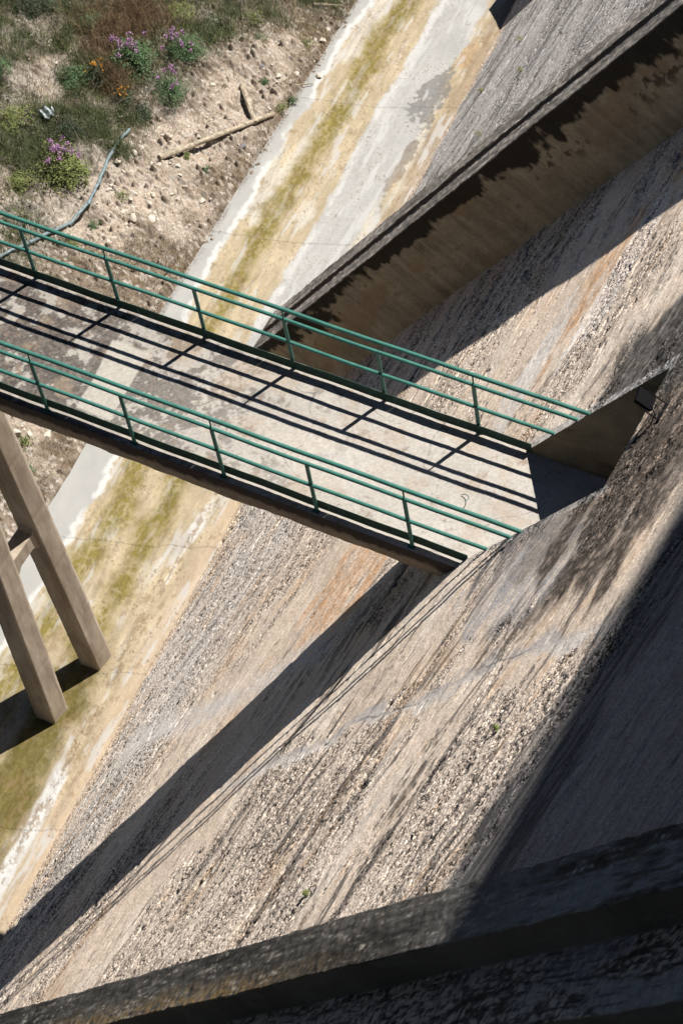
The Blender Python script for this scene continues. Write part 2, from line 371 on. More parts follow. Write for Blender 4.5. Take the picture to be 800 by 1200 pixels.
def dam_colour(y, s, F, R):
    z, low, st, st2, peb, vein, vein2, far = F; h, stone, stone2, c1, c2, pit = R
    n = len(y); s2 = s - .33 * np.minimum(y, 3)
    m = fbm(y * 1.3, s * 1.3, 71, 4)
    c = np.tile(np.array([0.545, 0.440, 0.340]), (n, 1)) * (0.84 + 0.32 * m)[:, None]
    # pebbles: every stone its own tone; mortar gaps darker
    pc = (0.78 + 0.62 * c2)[:, None] * np.array([0.500, 0.420, 0.345]) + (0.10 * (c1 - .5))[:, None] * np.array([1, .9, .75])
    c = mixc(c, pc, .30 + .62 * peb)
    c = mixc(c, (0.47, 0.46, 0.44), .75 * ss(-6.8, -8.2, z + (m - .5)) * ss(8.5, 7.5, y) * (1 - .3 * peb))
    gr = np.array([0.34, 0.325, 0.315]) * 1.0
    c = mixc(c, gr[None, :] * (0.50 + 0.85 * c2 + .3 * (m - .5))[:, None], far * 0.9)
    c = mixc(c, (0.13, 0.125, 0.12), far * .8 * ss(.50, .66, st * .7 + st2 * .3))
    fs0 = ss(.42, .58, fbs(y * 2.2, s2 * 15.0, 93, 4, .6)) * ss(.38, .62, fbm(y * 14, s * 16, 94, 4, .6))
    c = mixc(c, (0.17, 0.14, 0.12), (1 - far) * .9 * ss(.50, .60, st) * fs0)
    c = mixc(c, (0.075, 0.066, 0.06), (1 - far) * .85 * ss(.54, .64, st * .6 + st2 * .4) * ss(-4, -1.5, z) * ss(2.0, .0, y))
    fs = fbs(y * 2.2, s2 * 15.0, 93, 4, .6); brk = ss(.40, .58, fs); gran = ss(.38, .62, fbm(y * 14, s * 16, 94, 4, .6))
    # orange seepage under the bridge and beside the far rib
    c = mixc(c, (0.50, 0.285, 0.145), .9 * blob(y, z, 1.4, -3.4, 1.4, 1.1, 81, 1.5) * (.35 + .65 * brk) * (.5 + .5 * gran))
    c = mixc(c, (0.46, 0.26, 0.13), .8 * blob(y, z, 5.6, -.8, 1.8, .6, 82) * (.2 + .8 * brk))
    c = mixc(c, (0.50, 0.33, 0.19), .45 * ss(.58, .68, fbs(y * .5, s2 * 1.6, 95, 4, .6)) * (1 - far) * brk)
    c = mixc(c, (0.63, 0.55, 0.46), .6 * ss(.57, .66, fbs(y * .45 + 7, s2 * 1.4, 96, 4, .6)) * (1 - far) * (1 - .6 * peb) * ss(3.5, 2.5, z))
    c = mixc(c, (0.62, 0.57, 0.52), .8 * blob(y, z, 4.9, -.5, 1.7, .32, 83, 1.2, (.8, 6)) * (.3 + .7 * brk))
    c = mixc(c, (0.58, 0.55, 0.51), .75 * blob(y, z, 3.6, -1.5, 1.7, .35, 84, 1.0, (.8, 6)) * (.4 + .6 * brk))
    c = mixc(c, (0.30, 0.295, 0.30), .60 * vein); c = mixc(c, (0.60, 0.54, 0.47), .6 * vein * ss(.02, -.12, y + 2.38))
    vc = np.abs(y + 2.38 - .16 * (fbs(s * 0.8, s * 0 + 2, 9, 3) - .5) * 2 + .10 * (fbm(s * 4, y * 0, 15, 3) - .5))
    c = mixc(c, (0.06, 0.055, 0.05), .8 * ss(.016, .005, vc) * ss(-1.5, 0, z) * ss(.52, .60, fbm(s * 1.5, y * 0 + 9, 16, 3)))
    c = mixc(c, (0.46, 0.445, 0.43), .7 * vein2 * (.35 + .65 * brk))
    # grey and brown weathering round the gallery opening
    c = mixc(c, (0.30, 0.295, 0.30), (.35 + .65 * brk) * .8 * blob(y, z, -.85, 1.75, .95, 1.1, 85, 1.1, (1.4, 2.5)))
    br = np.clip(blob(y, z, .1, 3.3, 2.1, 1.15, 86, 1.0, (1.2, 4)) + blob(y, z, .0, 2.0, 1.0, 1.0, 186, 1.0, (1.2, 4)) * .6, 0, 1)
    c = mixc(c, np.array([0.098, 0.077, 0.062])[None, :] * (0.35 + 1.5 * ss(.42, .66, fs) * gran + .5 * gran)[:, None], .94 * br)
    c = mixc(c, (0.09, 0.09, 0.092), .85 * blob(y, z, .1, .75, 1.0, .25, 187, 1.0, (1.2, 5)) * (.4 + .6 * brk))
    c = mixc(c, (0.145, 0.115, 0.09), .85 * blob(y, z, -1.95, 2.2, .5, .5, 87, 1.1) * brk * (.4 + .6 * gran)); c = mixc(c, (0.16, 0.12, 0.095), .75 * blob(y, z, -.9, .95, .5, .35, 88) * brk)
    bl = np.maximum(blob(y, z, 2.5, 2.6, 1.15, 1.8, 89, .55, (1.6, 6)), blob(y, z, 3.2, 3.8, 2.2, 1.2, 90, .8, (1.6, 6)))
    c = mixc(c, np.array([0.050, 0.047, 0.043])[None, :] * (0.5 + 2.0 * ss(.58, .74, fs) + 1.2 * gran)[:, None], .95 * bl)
    mort = np.maximum(ss(.13, .09, np.abs(y - NY1 - .05)), .6 * ss(.09, .05, np.abs(y - NY0 + .05))) * (z < NZ1 + .1) * (z > -.3)
    c = mixc(c, np.array([0.30, 0.29, 0.28])[None, :] * (.6 + .8 * gran)[:, None], .8 * mort)
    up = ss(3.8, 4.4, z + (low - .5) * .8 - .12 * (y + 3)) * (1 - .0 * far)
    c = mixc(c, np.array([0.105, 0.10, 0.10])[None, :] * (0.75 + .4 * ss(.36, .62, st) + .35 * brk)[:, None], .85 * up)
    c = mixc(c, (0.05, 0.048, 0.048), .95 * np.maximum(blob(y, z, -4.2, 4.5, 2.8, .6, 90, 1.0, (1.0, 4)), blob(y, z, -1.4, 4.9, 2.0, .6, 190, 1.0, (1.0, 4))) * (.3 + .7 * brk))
    c = mixc(c, (0.07, 0.06, 0.052), .85 * blob(y, z, -3.9, 1.95, 1.1, .32, 91, 1.5, (1.2, 5)) * brk * gran)
    c = mixc(c, (0.10, 0.085, 0.07), .75 * blob(y, z, -4.6, .2, 1.3, .35, 92, 1.5, (1.2, 5)) * brk * gran)
    c = c * np.where(up > .5, 1.0, 1.0)[:, None]
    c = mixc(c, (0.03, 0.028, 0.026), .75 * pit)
    # tan skirt where mortar runs out over the toe
    tz = z - base_z(y)
    c = mixc(c, (0.52, 0.41, 0.30), .8 * ss(.34, .10, tz + (m - .5) * .5))
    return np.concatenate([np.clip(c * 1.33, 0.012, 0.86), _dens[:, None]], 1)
def dam_pos(y, s):
    return np.stack([X0 + s * CS, y, Z0 + s * SN], 1)

dam = tag(empty('dam', (0, 0, 0)), 'steep weathered concrete dam face of exposed gravel, with sloping ribs and a cut opening', 'dam')
RES = 0.018
sbase = s_of_z(NZ0)
blk = 20; bs = blk * RES
u0 = NY0 - 40 * bs; nu = int((48 + 14) / RES) // blk * blk
kb = math.ceil((sbase - s_of_z(-22.0)) / bs); v0 = sbase - kb * bs; nv = int((s_of_z(12.0) - v0) / RES) // blk * blk
def dam_keep(u, v):
    z = Z0 + v * SN
    hole = (u > NY0) & (u < NY1) & (z > NZ0) & (z < NZ1)
    return ~hole & (z > base_z(u) - 1.0)
yy, sv, Q = build_grid(u0, v0, nu, nv, RES, blk, dam_pos, lambda P: in_view(P, 90) & (P[:, 2] > base_z(P[:, 1]) - .4), dam_keep)
# snap the opening's upper and far edges to straight lines
F = dam_fields(yy, sv); R = dam_relief(yy, sv, F)
edge = np.minimum(1, np.maximum(np.maximum(NY0 - yy, yy - NY1), np.maximum(s_of_z(NZ0) - sv, sv - s_of_z(NZ1))) / 0.12)
edge = np.clip(edge, 0.12, 1)
P = dam_pos(yy, sv) + NRM[None, :] * ((R[0] * edge))[:, None]
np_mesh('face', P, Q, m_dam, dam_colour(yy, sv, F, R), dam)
import time; print('dam verts', len(P), time.process_time())

# ribs down the face --------------------------------------------------------
def rib(prof, s0, s1, style, xend=None, rr=.02, seed=0):
    """prof: list of (y,h) seen from low y to high y; lofted along the slope"""
    pts = []; ki = []
    for i in range(len(prof) - 1):
        (ya, ha), (yb, hb) = prof[i], prof[i + 1]; L = math.hypot(yb - ya, hb - ha); n = max(2, int(L / rr))
        for k in range(n): pts.append((ya + (yb - ya) * k / n, ha + (hb - ha) * k / n, i, k / n))
    pts.append((*prof[-1], len(prof) - 2, 1.0))
    A = np.array(pts); ns = int((s1 - s0) / rr); ss_ = np.linspace(s0, s1, ns)
    Y = np.repeat(A[None, :, 0], ns, 0); H = np.repeat(A[None, :, 1], ns, 0); Sg = np.repeat(A[None, :, 2], ns, 0)
    S = np.repeat(ss_[:, None], len(A), 1)
    Yf, Hf, Sf, Gf = Y.ravel(), H.ravel(), S.ravel(), Sg.ravel()
    L = Yf * 1.0 + Hf * 1.0
    e = (fbs(Sf * 1.2, L * 1.5, seed, 4, .6) - .5)
    w = 1 + 0 * e
    dh = e * 0.022 + (fbm(Sf * 9, L * 9, seed + 3, 4, .6) - .5) * .024 + (fbm(Sf * 30, L * 30, seed + 4, 2) - .5) * .008
    dy = (fbs(Sf * 1.7, L * 1.5, seed + 5, 4, .65) - .5) * 0.035
    Hd = np.where(Hf > 0, Hf + dh, Hf); Yd = Yf + dy
    if xend is not None:      # battered lower end: top stops earlier than the foot
        smin = xend[0] + (xend[1] - xend[0]) * np.clip(Hf / prof[1][1], 0, 1.1)
        Sf2 = s0 + (Sf - s0) * 1.0; Sf2 = np.maximum(Sf, smin)
        Sf = Sf2
    P = np.stack([X0 + Sf * CS + NRM[0] * Hd, Yd, Z0 + Sf * SN + NRM[2] * Hd], 1)
    n2 = len(A)
    I, J = np.meshgrid(np.arange(ns - 1), np.arange(n2 - 1), indexing='ij'); I = I.ravel(); J = J.ravel()
    Q = np.stack([I * n2 + J, (I + 1) * n2 + J, (I + 1) * n2 + J + 1, I * n2 + J + 1], 1)
    c = style(Sf, Yf, Hf, Gf)
    o = np_mesh('rib', P, Q, m_rib, c, dam)
    return o
def far_style(S, Y, H, G):
    n1 = fbs(S * 1.0, (Y + H) * 5, 101, 4, .6); n2 = fbm(S * 7, (Y + H) * 7, 102, 4); n3 = fbm(S * 1.1, H * 2.2, 103, 4)
    wall = np.tile([0.42, 0.34, 0.235], (len(S), 1)) * (0.55 + .75 * n3 + .5 * (fbm(S * 20, H * 20, 107, 4, .7) - .5) + .5 * (fbs(S * 9, H * .9, 108, 3) - .5))[:, None]
    wall = mixc(wall, (0.36, 0.24, 0.14), .5 * ss(.6, .72, fbm(S * .8, H * 1.5 + 3, 104, 3)))
    topd = ss(1.02, 1.13, H + (n3 - .5) * .12 + (fbs(S * 6, H * .8, 109, 4, .65) - .5) * .35 + (n3 - .5) * .55 + (n2 - .5) * .25)
    wall = mixc(wall, (0.022, 0.020, 0.018), .95 * topd)
    wall = mixc(wall, (0.05, 0.035, 0.025), .8 * ss(.60, .68, n2) * ss(.35, .8, H) * ss(.5, .6, n3))
    n5 = fbs(S * 4, (Y + H) * 16, 105, 4, .65); n6 = fbm(S * 18, (Y + H) * 26, 106, 3)
    strip = np.array([0.265, 0.235, 0.205])[None, :] * (0.30 + 1.25 * ss(.32, .68, n5 * .6 + n6 * .4))[:, None]
    strip = mixc(strip, (0.06, 0.052, 0.045), .7 * ss(.50, .62, n1 * .5 + n5 * .5))
    step = np.tile([0.12, 0.09, 0.065], (len(S), 1))
    c = np.where((G == 0)[:, None], wall, np.where((G == 2)[:, None], step, strip))
    return np.clip(c, .01, .8)
def near_style(S, Y, H, G):
    L = Y * 6 + H * 5
    n1 = fbs(S * 2.2 + Y * 3.0, L * 1.6, 111, 5, .65); n2 = fbm(S * 22, L * 3.4, 112, 4, .65); n3 = fbm(S * .8, Y * 3, 113, 4); n4 = fbs(S * 5, L * 6, 115, 3, .6)
    n6 = fbs(S * 4, (Y + H) * 30, 116, 5, .72)
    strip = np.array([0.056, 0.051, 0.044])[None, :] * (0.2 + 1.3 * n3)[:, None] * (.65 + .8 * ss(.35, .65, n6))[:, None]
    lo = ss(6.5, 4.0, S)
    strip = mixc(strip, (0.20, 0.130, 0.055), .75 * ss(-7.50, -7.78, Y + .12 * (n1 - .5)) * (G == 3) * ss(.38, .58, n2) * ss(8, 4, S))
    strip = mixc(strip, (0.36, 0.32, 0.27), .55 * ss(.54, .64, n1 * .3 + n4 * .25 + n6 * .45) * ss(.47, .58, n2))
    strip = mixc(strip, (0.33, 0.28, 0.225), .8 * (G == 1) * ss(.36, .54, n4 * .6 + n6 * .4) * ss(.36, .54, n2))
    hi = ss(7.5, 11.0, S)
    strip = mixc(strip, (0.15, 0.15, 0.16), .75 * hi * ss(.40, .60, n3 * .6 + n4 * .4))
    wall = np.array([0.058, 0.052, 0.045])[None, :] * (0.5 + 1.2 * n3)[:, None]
    wall = mixc(wall, (0.09, 0.085, 0.075), .5 * ss(.52, .64, fbm(S * 2.2, H * 5 + Y, 114, 4)))
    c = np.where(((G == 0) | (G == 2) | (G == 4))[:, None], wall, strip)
    return np.clip(c, .01, .8)
def sx(x): return (x - X0) / CS
for y0, h1, h2, s_end, foot in ((8.42, 1.38, 1.43, sx(-2.5), sx(-3.75)), (24.0, 1.30, 1.37, sx(-4.2), sx(-6.2))):
    r = rib([(y0, -.4), (y0, h1), (y0 + .53, h1), (y0 + .53, h2), (y0 + 1.05, h2), (y0 + 1.05, -.4)], foot - .3, sx(15.0), far_style, (foot, s_end), rr=.022 if y0 < 10 else .06, seed=int(y0))
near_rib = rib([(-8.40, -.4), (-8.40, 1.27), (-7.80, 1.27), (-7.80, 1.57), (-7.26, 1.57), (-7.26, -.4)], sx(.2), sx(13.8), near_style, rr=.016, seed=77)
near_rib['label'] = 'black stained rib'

# crest: upright head of the dam and the roadway edge that shades the face
m_old = mat_simple('old_concrete', (0.30, 0.28, 0.25), 0.4, 3, 0.95, 0.1, 0.4, 0.01)
b = MB(); b.box(14.95, 24, -14.0, 48, 8.0, 21.6); b.box(15.3, 24, -30, -14.0, 8.0, 21.6); b.build('crest_wall', m_old, dam)
b = MB(); b.box(14.52, 24, -10.0, 48, 21.6, 22.8); b.box(15.4, 24, -30, -10.0, 21.6, 22.8); b.build('crest_road', m_old, dam, bevel=.03)
b = MB(); b.box(14.95, 22, -30, -14.0, -10, 8.0); b.build('end_block', m_old, dam)

# gallery opening: side walls, roof, back wall lining (deck slab is the bridge's)
def notch_colour(V):
    n = fbm(V[:, 0] * 2.2, V[:, 2] * 2.2 + V[:, 1], 121, 4); n2 = fbm(V[:, 0] * .8, V[:, 2] * 5, 122, 4)
    c = np.array([0.20, 0.165, 0.115])[None, :] * (.55 + .9 * n)[:, None]
    return mixc(c, (0.07, 0.055, 0.04), .6 * ss(.55, .68, n2))
def panel(P0, U, V_, nu, nv, name='lining', parent=None, mask=None):
    P0, U, V_ = map(np.array, (P0, U, V_)); I, J = np.meshgrid(np.arange(nu + 1), np.arange(nv + 1), indexing='ij')
    V = P0[None, :] + (I.ravel() / nu)[:, None] * U[None, :] + (J.ravel() / nv)[:, None] * V_[None, :]
    I, J = np.meshgrid(np.arange(nu), np.arange(nv), indexing='ij'); I = I.ravel(); J = J.ravel(); n2 = nv + 1
    return V, np.stack([I * n2 + J, (I + 1) * n2 + J, (I + 1) * n2 + J + 1, I * n2 + J + 1], 1)
def xd(z): return X0 + (z - Z0) / SL
parts = []
XB = 12.0
for yw in (NY0, NY1):
    # side wall: clip left edge to the slope
    nz, nx = 60, 120
    zz = np.linspace(NZ0 - .05, NZ1, nz + 1); V = []
    for z in zz:
        for k in range(nx + 1): V.append((xd(z) + .004 + (XB - xd(z)) * (k / nx) ** 1.6, yw, z))
    V = np.array(V); I, J = np.meshgrid(np.arange(nz), np.arange(nx), indexing='ij'); I = I.ravel(); J = J.ravel(); n2 = nx + 1
    parts.append((V, np.stack([I * n2 + J, (I + 1) * n2 + J, (I + 1) * n2 + J + 1, I * n2 + J + 1], 1)))
parts.append(panel((xd(NZ1) + .004, NY0, NZ1), (XB - xd(NZ1), 0, 0), (0, NY1 - NY0, 0), 60, 30))
parts.append(panel((XB, NY0, NZ0), (0, NY1 - NY0, 0), (0, 0, NZ1 - NZ0), 10, 10))
Vs = []; Qs = []; o_ = 0
for V, q in parts: Vs.append(V); Qs.append(q + o_); o_ += len(V)
Vs = np.concatenate(Vs); np_mesh('gallery_lining', Vs, np.concatenate(Qs), m_rib, notch_colour(Vs), dam)

# ------------------------------------------------------------------ channel at the toe
def chan_pos(y, t): return np.stack([toe_x(y) - t, y, base_z(y) + chan_c(t)], 1)
def chan_colour(y, t):
    w = (fbm(y * .45, t * .6, 201, 3) - .5); w2 = (fbm(y * 2.2, t * 2.2, 202, 4) - .5); w3 = fbm(y * 9, t * 9, 203, 3) - .5
    L = fbs(y * .35, t * 2.2, 204, 4, .6); n = fbm(y * 1.6, t * 3.2, 205, 4); f = fbm(y * 5, t * 10, 206, 5, .68)
    N = len(y)
    c = np.array([0.510, 0.415, 0.275])[None, :] * (0.86 + .35 * n)[:, None]                    # tan wash
    # algae bands; one down the middle, a second nearer the toe below the bridge
    far = ss(6.0, 9.0, y)
    ac = 2.22 + .08 * np.sin(y * .5) - .10 * (y < 2) ; 
    a1 = ss(.42, .02, np.abs(t - (2.05 + .25 * far + w * .35)) + w2 * .42)
    a2 = (1 - far) * ss(.40, .02, np.abs(t - (1.25 - .18 * ss(3, -1, y) + w * .4)) + w2 * .5)
    a3 = ss(2.6, .8, y) * ss(.62, .25, np.abs(t - 1.05) + w2 * .35)
    c = mixc(c, (0.64, 0.60, 0.52), .7 * ss(.52, .66, L) * (1 - a3) * (1 - .7 * np.maximum(a1, a2)))
    alg = np.array([0.245, 0.195, 0.052])[None, :] * (0.70 + .7 * f)[:, None]
    gg = .66 + .50 * ss(.36, .60, fbm(y * 9, t * 16, 230, 4, .7)); c = mixc(c, alg, .95 * a1 * gg); c = mixc(c, alg, .92 * a2 * gg); c = mixc(c, alg * .62, .95 * a3 * (.55 + .45 * gg))
    c = mixc(c, (0.15, 0.115, 0.04), .6 * ss(.56, .68, f) * np.maximum(np.maximum(a1, a2), .15))
    # bare pale concrete on the dam side, upstream of the bridge
    e = t + w * .25 + w2 * .16
    rg = ss(7.5, 9.0, y) * ss(1.56, 1.46, e) * ss(.34, .48, e + .1 * w2)
    rg = np.maximum(rg, 0)
    c = mixc(c, np.array([0.50, 0.485, 0.45])[None, :] * (.92 + .2 * n)[:, None], rg)
    c = mixc(c, (0.66, 0.64, 0.60), .8 * ss(7.5, 9.0, y) * ss(.13, .02, np.abs(e - 1.42 + w3 * .12)) * ss(.32, .55, fbm(y * 1.5, t * 2, 221, 4) + .1))
    c = mixc(c, (0.22, 0.21, 0.195), .75 * ss(.70, .45, ((y - 18.4) / 1.5) ** 2 + ((t - .50) / .40) ** 2 + w2 * 2.0 + w3 * 1.6))
    c = mixc(c, (0.27, 0.225, 0.18), .7 * ss(.70, .45, ((y - 16.3) / 1.6) ** 2 + ((t - .36) / .17) ** 2 + w2 * 2.4 + w3))
    c = mixc(c, (0.52, 0.36, 0.20), .8 * ss(.70, .45, ((y - 20.6) / .8) ** 2 + ((t - .22) / .24) ** 2 + w2 * 1.0))
    # chalk patches and toe strip below the bridge
    c = mixc(c, (0.72, 0.69, 0.64), .9 * ss(.9, .6, ((y - 5.3) / .75) ** 2 + ((t - .42) / .16) ** 2 + w2 * 2.0))
    c = mixc(c, (0.70, 0.66, 0.60), .7 * ss(.9, .6, ((y - 4.2) / .8) ** 2 + ((t - .42) / .04) ** 2 + w2 * 2.0))
    c = mixc(c, (0.74, 0.72, 0.68), .92 * ss(-.35, -.9, y) * ss(.15, .09, np.abs(t - .36 + w * .15 - .02 * (y + 2)) + w2 * .14))
    c = mixc(c, (0.56, 0.43, 0.30), .75 * ss(.26, .10, t + w2 * .2) * (1 - ss(8, 9, y)))
    c = mixc(c, (0.30, 0.215, 0.13), .7 * ss(.60, .68, f + .1) * ss(.22, .02, np.abs(t - .38 + w * .3)) * (1 - far))
    c = mixc(c, (0.36, 0.27, 0.18), .75 * ss(.22, .02, t + w2 * .3) * far)
    # outer strip with chalk line
    e2 = t + w2 * .10 + w * .10
    lt = 2.50 + .48 * ss(6, 12, y) + .08 * ss(14, 20, y)
    e2 = e2 + w3 * .10 + .12 * (fbm(y * 1.1, y * 0 + 4, 215, 4) - .5) * 2
    left = ss(lt, lt + .05, e2)
    c = mixc(c, np.array([0.475, 0.462, 0.428])[None, :] * (.9 + .22 * n)[:, None], left)
    c = mixc(c, (0.73, 0.72, 0.68), .85 * ss(.10, .02, np.abs(e2 - lt - .05)) * ss(.30, .60, fbm(y * 1.7, t * 2, 216, 4) + .12))
    c = mixc(c, (0.15, 0.10, 0.055), .6 * ss(.70, .76, fbm(y * 24, t * 30, 208, 3)) * (1 - left) * ss(.4, .6, n))
    grn = fbm(y * 26, t * 26, 217, 3, .7) - .5; strk = fbs(y * 1.3, t * 11, 218, 4, .65) - .5
    inn = (1 - left)
    c = c * (1 + grn * .30 * inn + strk * .55 * inn * (1 - .6 * np.clip(rg, 0, 1)))[:, None]
    c = mixc(c, (0.30, 0.20, 0.11), .5 * ss(.60, .72, fbm(y * 3.2, t * 7, 219, 5, .65)) * inn * (1 - .8 * np.clip(rg, 0, 1)))
    c = mixc(c, (0.64, 0.63, 0.60), .6 * (1 - .7 * np.maximum(a1, a2)) * ss(.60, .70, fbs(y * .9, t * 6, 220, 4, .6)) * inn * (1 - .8 * a3))
    # joints and hair cracks
    for k, yj in enumerate((-2.2, 1.2, 4.3, 8.9, 13.2, 18.1, 22.6)):
        d = np.abs(y + .35 * t - yj - .4 + .06 * (fbm(t * 3, t * 0 + k, 210, 3) - .5) * 2)
        c = c * (1 - .45 * ss(.014, .004, d))[:, None]
    return np.clip(c * .51, .012, .82)
t0 = -.6; RC = 0.022
yy, tt, Q = build_grid(-14.0, t0, int(56 / RC) // 20 * 20, 180, RC, 20, chan_pos, lambda P: in_view(P, 80))
tmax = 3.17 + .25 * ss(5, 9, yy)
tt = np.minimum(tt, tmax + .012 * (fbm(yy * 5, yy * 0, 77, 3) - .5) * 2)
hh = (fbm(yy * 3, tt * 3, 211, 4) - .5) * .012 + (fbm(yy * .6, tt * .6, 212, 3) - .5) * .03 * ss(3.2, 2.8, tt)
P = chan_pos(yy, tt); P[:, 2] += hh; P[tt >= tmax - .02, 2] -= 0
np_mesh('channel_floor', P, Q, m_chan, chan_colour(yy, tt))['kind'] = 'structure'
# outer edge of the slab
b = MB()
ys = np.arange(-14, 42, .5)
for a, c in zip(ys[:-1], ys[1:]):
    p = [chan_pos(np.array([q]), np.array([3.17 + .25 * ss(5, 9, q)]))[0] for q in (a, c)]
    b.v += [tuple(p[0] - [0, 0, .012]), tuple(p[1] - [0, 0, .012]), tuple(p[1] - [0, 0, .4]), tuple(p[0] - [0, 0, .4])]; k = len(b.v); b.f.append((k - 4, k - 3, k - 2, k - 1))
b.build('channel_edge', m_old)['kind'] = 'structure'

# ------------------------------------------------------------------ hillside
GREEN = [(-11.6, 14.9, 1.0), (-11.3, 14.0, .7), (-13.2, 16.0, 1.1), (-10.2, 14.2, .5), (-11.0, 11.6, .7), (-10.5, 13.2, .7), (-12.6, 14.5, .5), (-12.4, 13.7, .5), (-12.0, 12.7, .6), (-12.6, 16.6, 1.2), (-12.0, 17.6, 1.0), (-13.8, 15.0, .7), (-10.9, 11.0, .7), (-10.2, 12.6, .6), (-14, 16.5, 1.2), (-10.9, 19.0, .9), (-10.0, 19.3, .6), (-9.6, 20.6, .7), (-11.6, 13.0, .5), (-9.7, 12.9, .4), (-11.1, 17.6, .7), (-10.3, 17.6, .5)]
RUST = [(-11.7, 16.2, .55), (-11.2, 15.5, .45), (-11.5, 16.9, .5), (-10.75, 14.75, .3)]
def blobs(x, y, L):
    m = np.zeros(len(x))
    for (a, b_, r) in L: m = np.maximum(m, np.exp(-((x - a) ** 2 + (y - b_) ** 2) / (r * r)))
    return m
BARE = [(-8.6, 12.4, 1.4, 1.0), (-8.9, 14.2, .8, 1.2), (-9.0, 17.2, .7, 1.6), (-8.6, 15.6, .6, 1.0), (-9.2, 11.2, 1.2, .9), (-11.8, 13.6, .5, 1.1), (-11.7, 15.3, .4, .5), (-13.0, 15.2, .5, .5), (-6.9, 5.4, .5, .8), (-10.6, 10.4, .5, .8), (-12.0, 12.0, .5, .6)]
def bare_mask(x, y):
    m = np.zeros(np.shape(x)); w = (fbm(x * 1.7, y * 1.7, 301, 4) - .5) * 2.2
    for (a, b_, ra, rb) in BARE: m = np.maximum(m, ss(1.3, .5, ((x - a) / ra) ** 2 + ((y - b_) / rb) ** 2 + w * .7))
    return m
def hill_pos(t, y): 
    x = toe_x(y) - t; return np.stack([x, y, ground_z(x, y)], 1)
def soil_colour(x, y, h):
    t = toe_x(y) - x; m = fbm(x * 1.2, y * 1.2, 311, 4); n = fbm(x * 6, y * 6, 312, 4); f1, f2, cid = worley(x * 13, y * 13, 22)
    c = np.array([0.51, 0.415, 0.325])[None, :] * (.72 + .55 * m)[:, None]
    b = bare_mask(x, y)
    lit = np.array([0.235, 0.185, 0.135])[None, :] * (.55 + .9 * n)[:, None]
    c = mixc(c, lit, .85 * (1 - b) * ss(.30, .52, m + .25 * n))
    c = mixc(c, np.array([0.40, 0.37, 0.33])[None, :] * (.6 + .6 * n)[:, None], .7 * ss(4.9, 6.2, t) * (1 - .3 * b) * ss(.35, .6, fbm(x * .9, y * .9, 314, 3)))
    c = mixc(c, (0.17, 0.11, 0.06), .55 * ss(.56, .68, fbm(x * 2.6, y * 2.6, 313, 4)) * (1 - .6 * b))
    c = mixc(c, (0.60, 0.53, 0.45), .8 * ss(.66, .85, cid))
    c = c * (.72 + .56 * fbm(x * 22, y * 22, 315, 3, .7))[:, None]
    c = mixc(c, (0.12, 0.085, 0.055), .5 * ss(.16, .02, f2 - f1))
    gm = blobs(x, y, GREEN + RUST) if len(x) else 0
    c = mixc(c, np.array([0.16, 0.135, 0.10])[None, :] * (.5 + n)[:, None], .75 * ss(.25, .7, gm) * (1 - .7 * b))
    # unseen slope away from the bridge darkened like scrub to cut bounced light
    wv = (m - .5) * 2.5
    away = np.maximum(np.maximum(ss(9.8, 11.5, t + wv), ss(24, 26.5, y + wv)), ss(1.5, -.5, y + wv))
    c = mixc(c, np.array([0.075, 0.075, 0.045])[None, :] * (.5 + n)[:, None], .92 * away)
    return np.clip(c * .58, .012, .8)
RH = 0.022
tt, yy, Q = build_grid(3.17, -16.0, int(30 / RH) // 20 * 20, int(60 / RH) // 20 * 20, RH, 20, hill_pos, lambda P: in_view(P, 110))
P = hill_pos(tt, yy); hh = soil_rough(P[:, 0], P[:, 1]); P[:, 2] += hh + .015
te = 3.17 + .25 * ss(5, 9, yy); e = ss(te - .02, te + .05, tt); P[:, 2] += -.13 * (1 - e)
np_mesh('hillside', P, Q, m_soil, soil_colour(P[:, 0], P[:, 1], hh))['kind'] = 'structure'
print('hill verts', len(P), time.process_time())
# unseen distant land out to the horizon, all round
def far_land():
    b = MB(); rng = np.linspace(0, 1, 2)
    xs = np.concatenate([-np.geomspace(1600, 33, 14), [-33.0]]); 
    V = []; F_ = []
    ys = np.concatenate([-np.geomspace(1600, 16, 12), np.linspace(-10, 40, 6), np.geomspace(44, 1600, 12)])
    xs = np.concatenate([-np.geomspace(1600, 30, 14), np.array([-22, -12, 0, 12, 24, 40]), np.geomspace(60, 1600, 10)])
    for x in xs:
        for y in ys:
            yc = min(max(y, -60), 60); t = toe_x(yc) - x
            z = -10.14 - .24 * yc - .9 + (min(t - 3.2, 60) * .33 if t > 3.2 else 0)
            if x > -30 and x < 60 and abs(y) < 60: z -= 9
            if x > 12: z = min(z, -14)
            V.append((x, y, z + random.uniform(-.2, .2)))
    ny = len(ys)
    for i in range(len(xs) - 1):
        for j in range(ny - 1): F_.append((i * ny + j, (i + 1) * ny + j, (i + 1) * ny + j + 1, i * ny + j + 1))
    b.v = V; b.f = F_; return b
random.seed(4)
m_land = mat_simple('unseen_scrub_land', (0.10, 0.09, 0.055), 0.5, 0.5, 0.95, 0.1, 0.3, 0.05, (0.04, 0.045, 0.025))  # unseen land, coloured dark to keep bounced light down
far_land().build('unseen_terrain', m_land)['kind'] = 'structure'

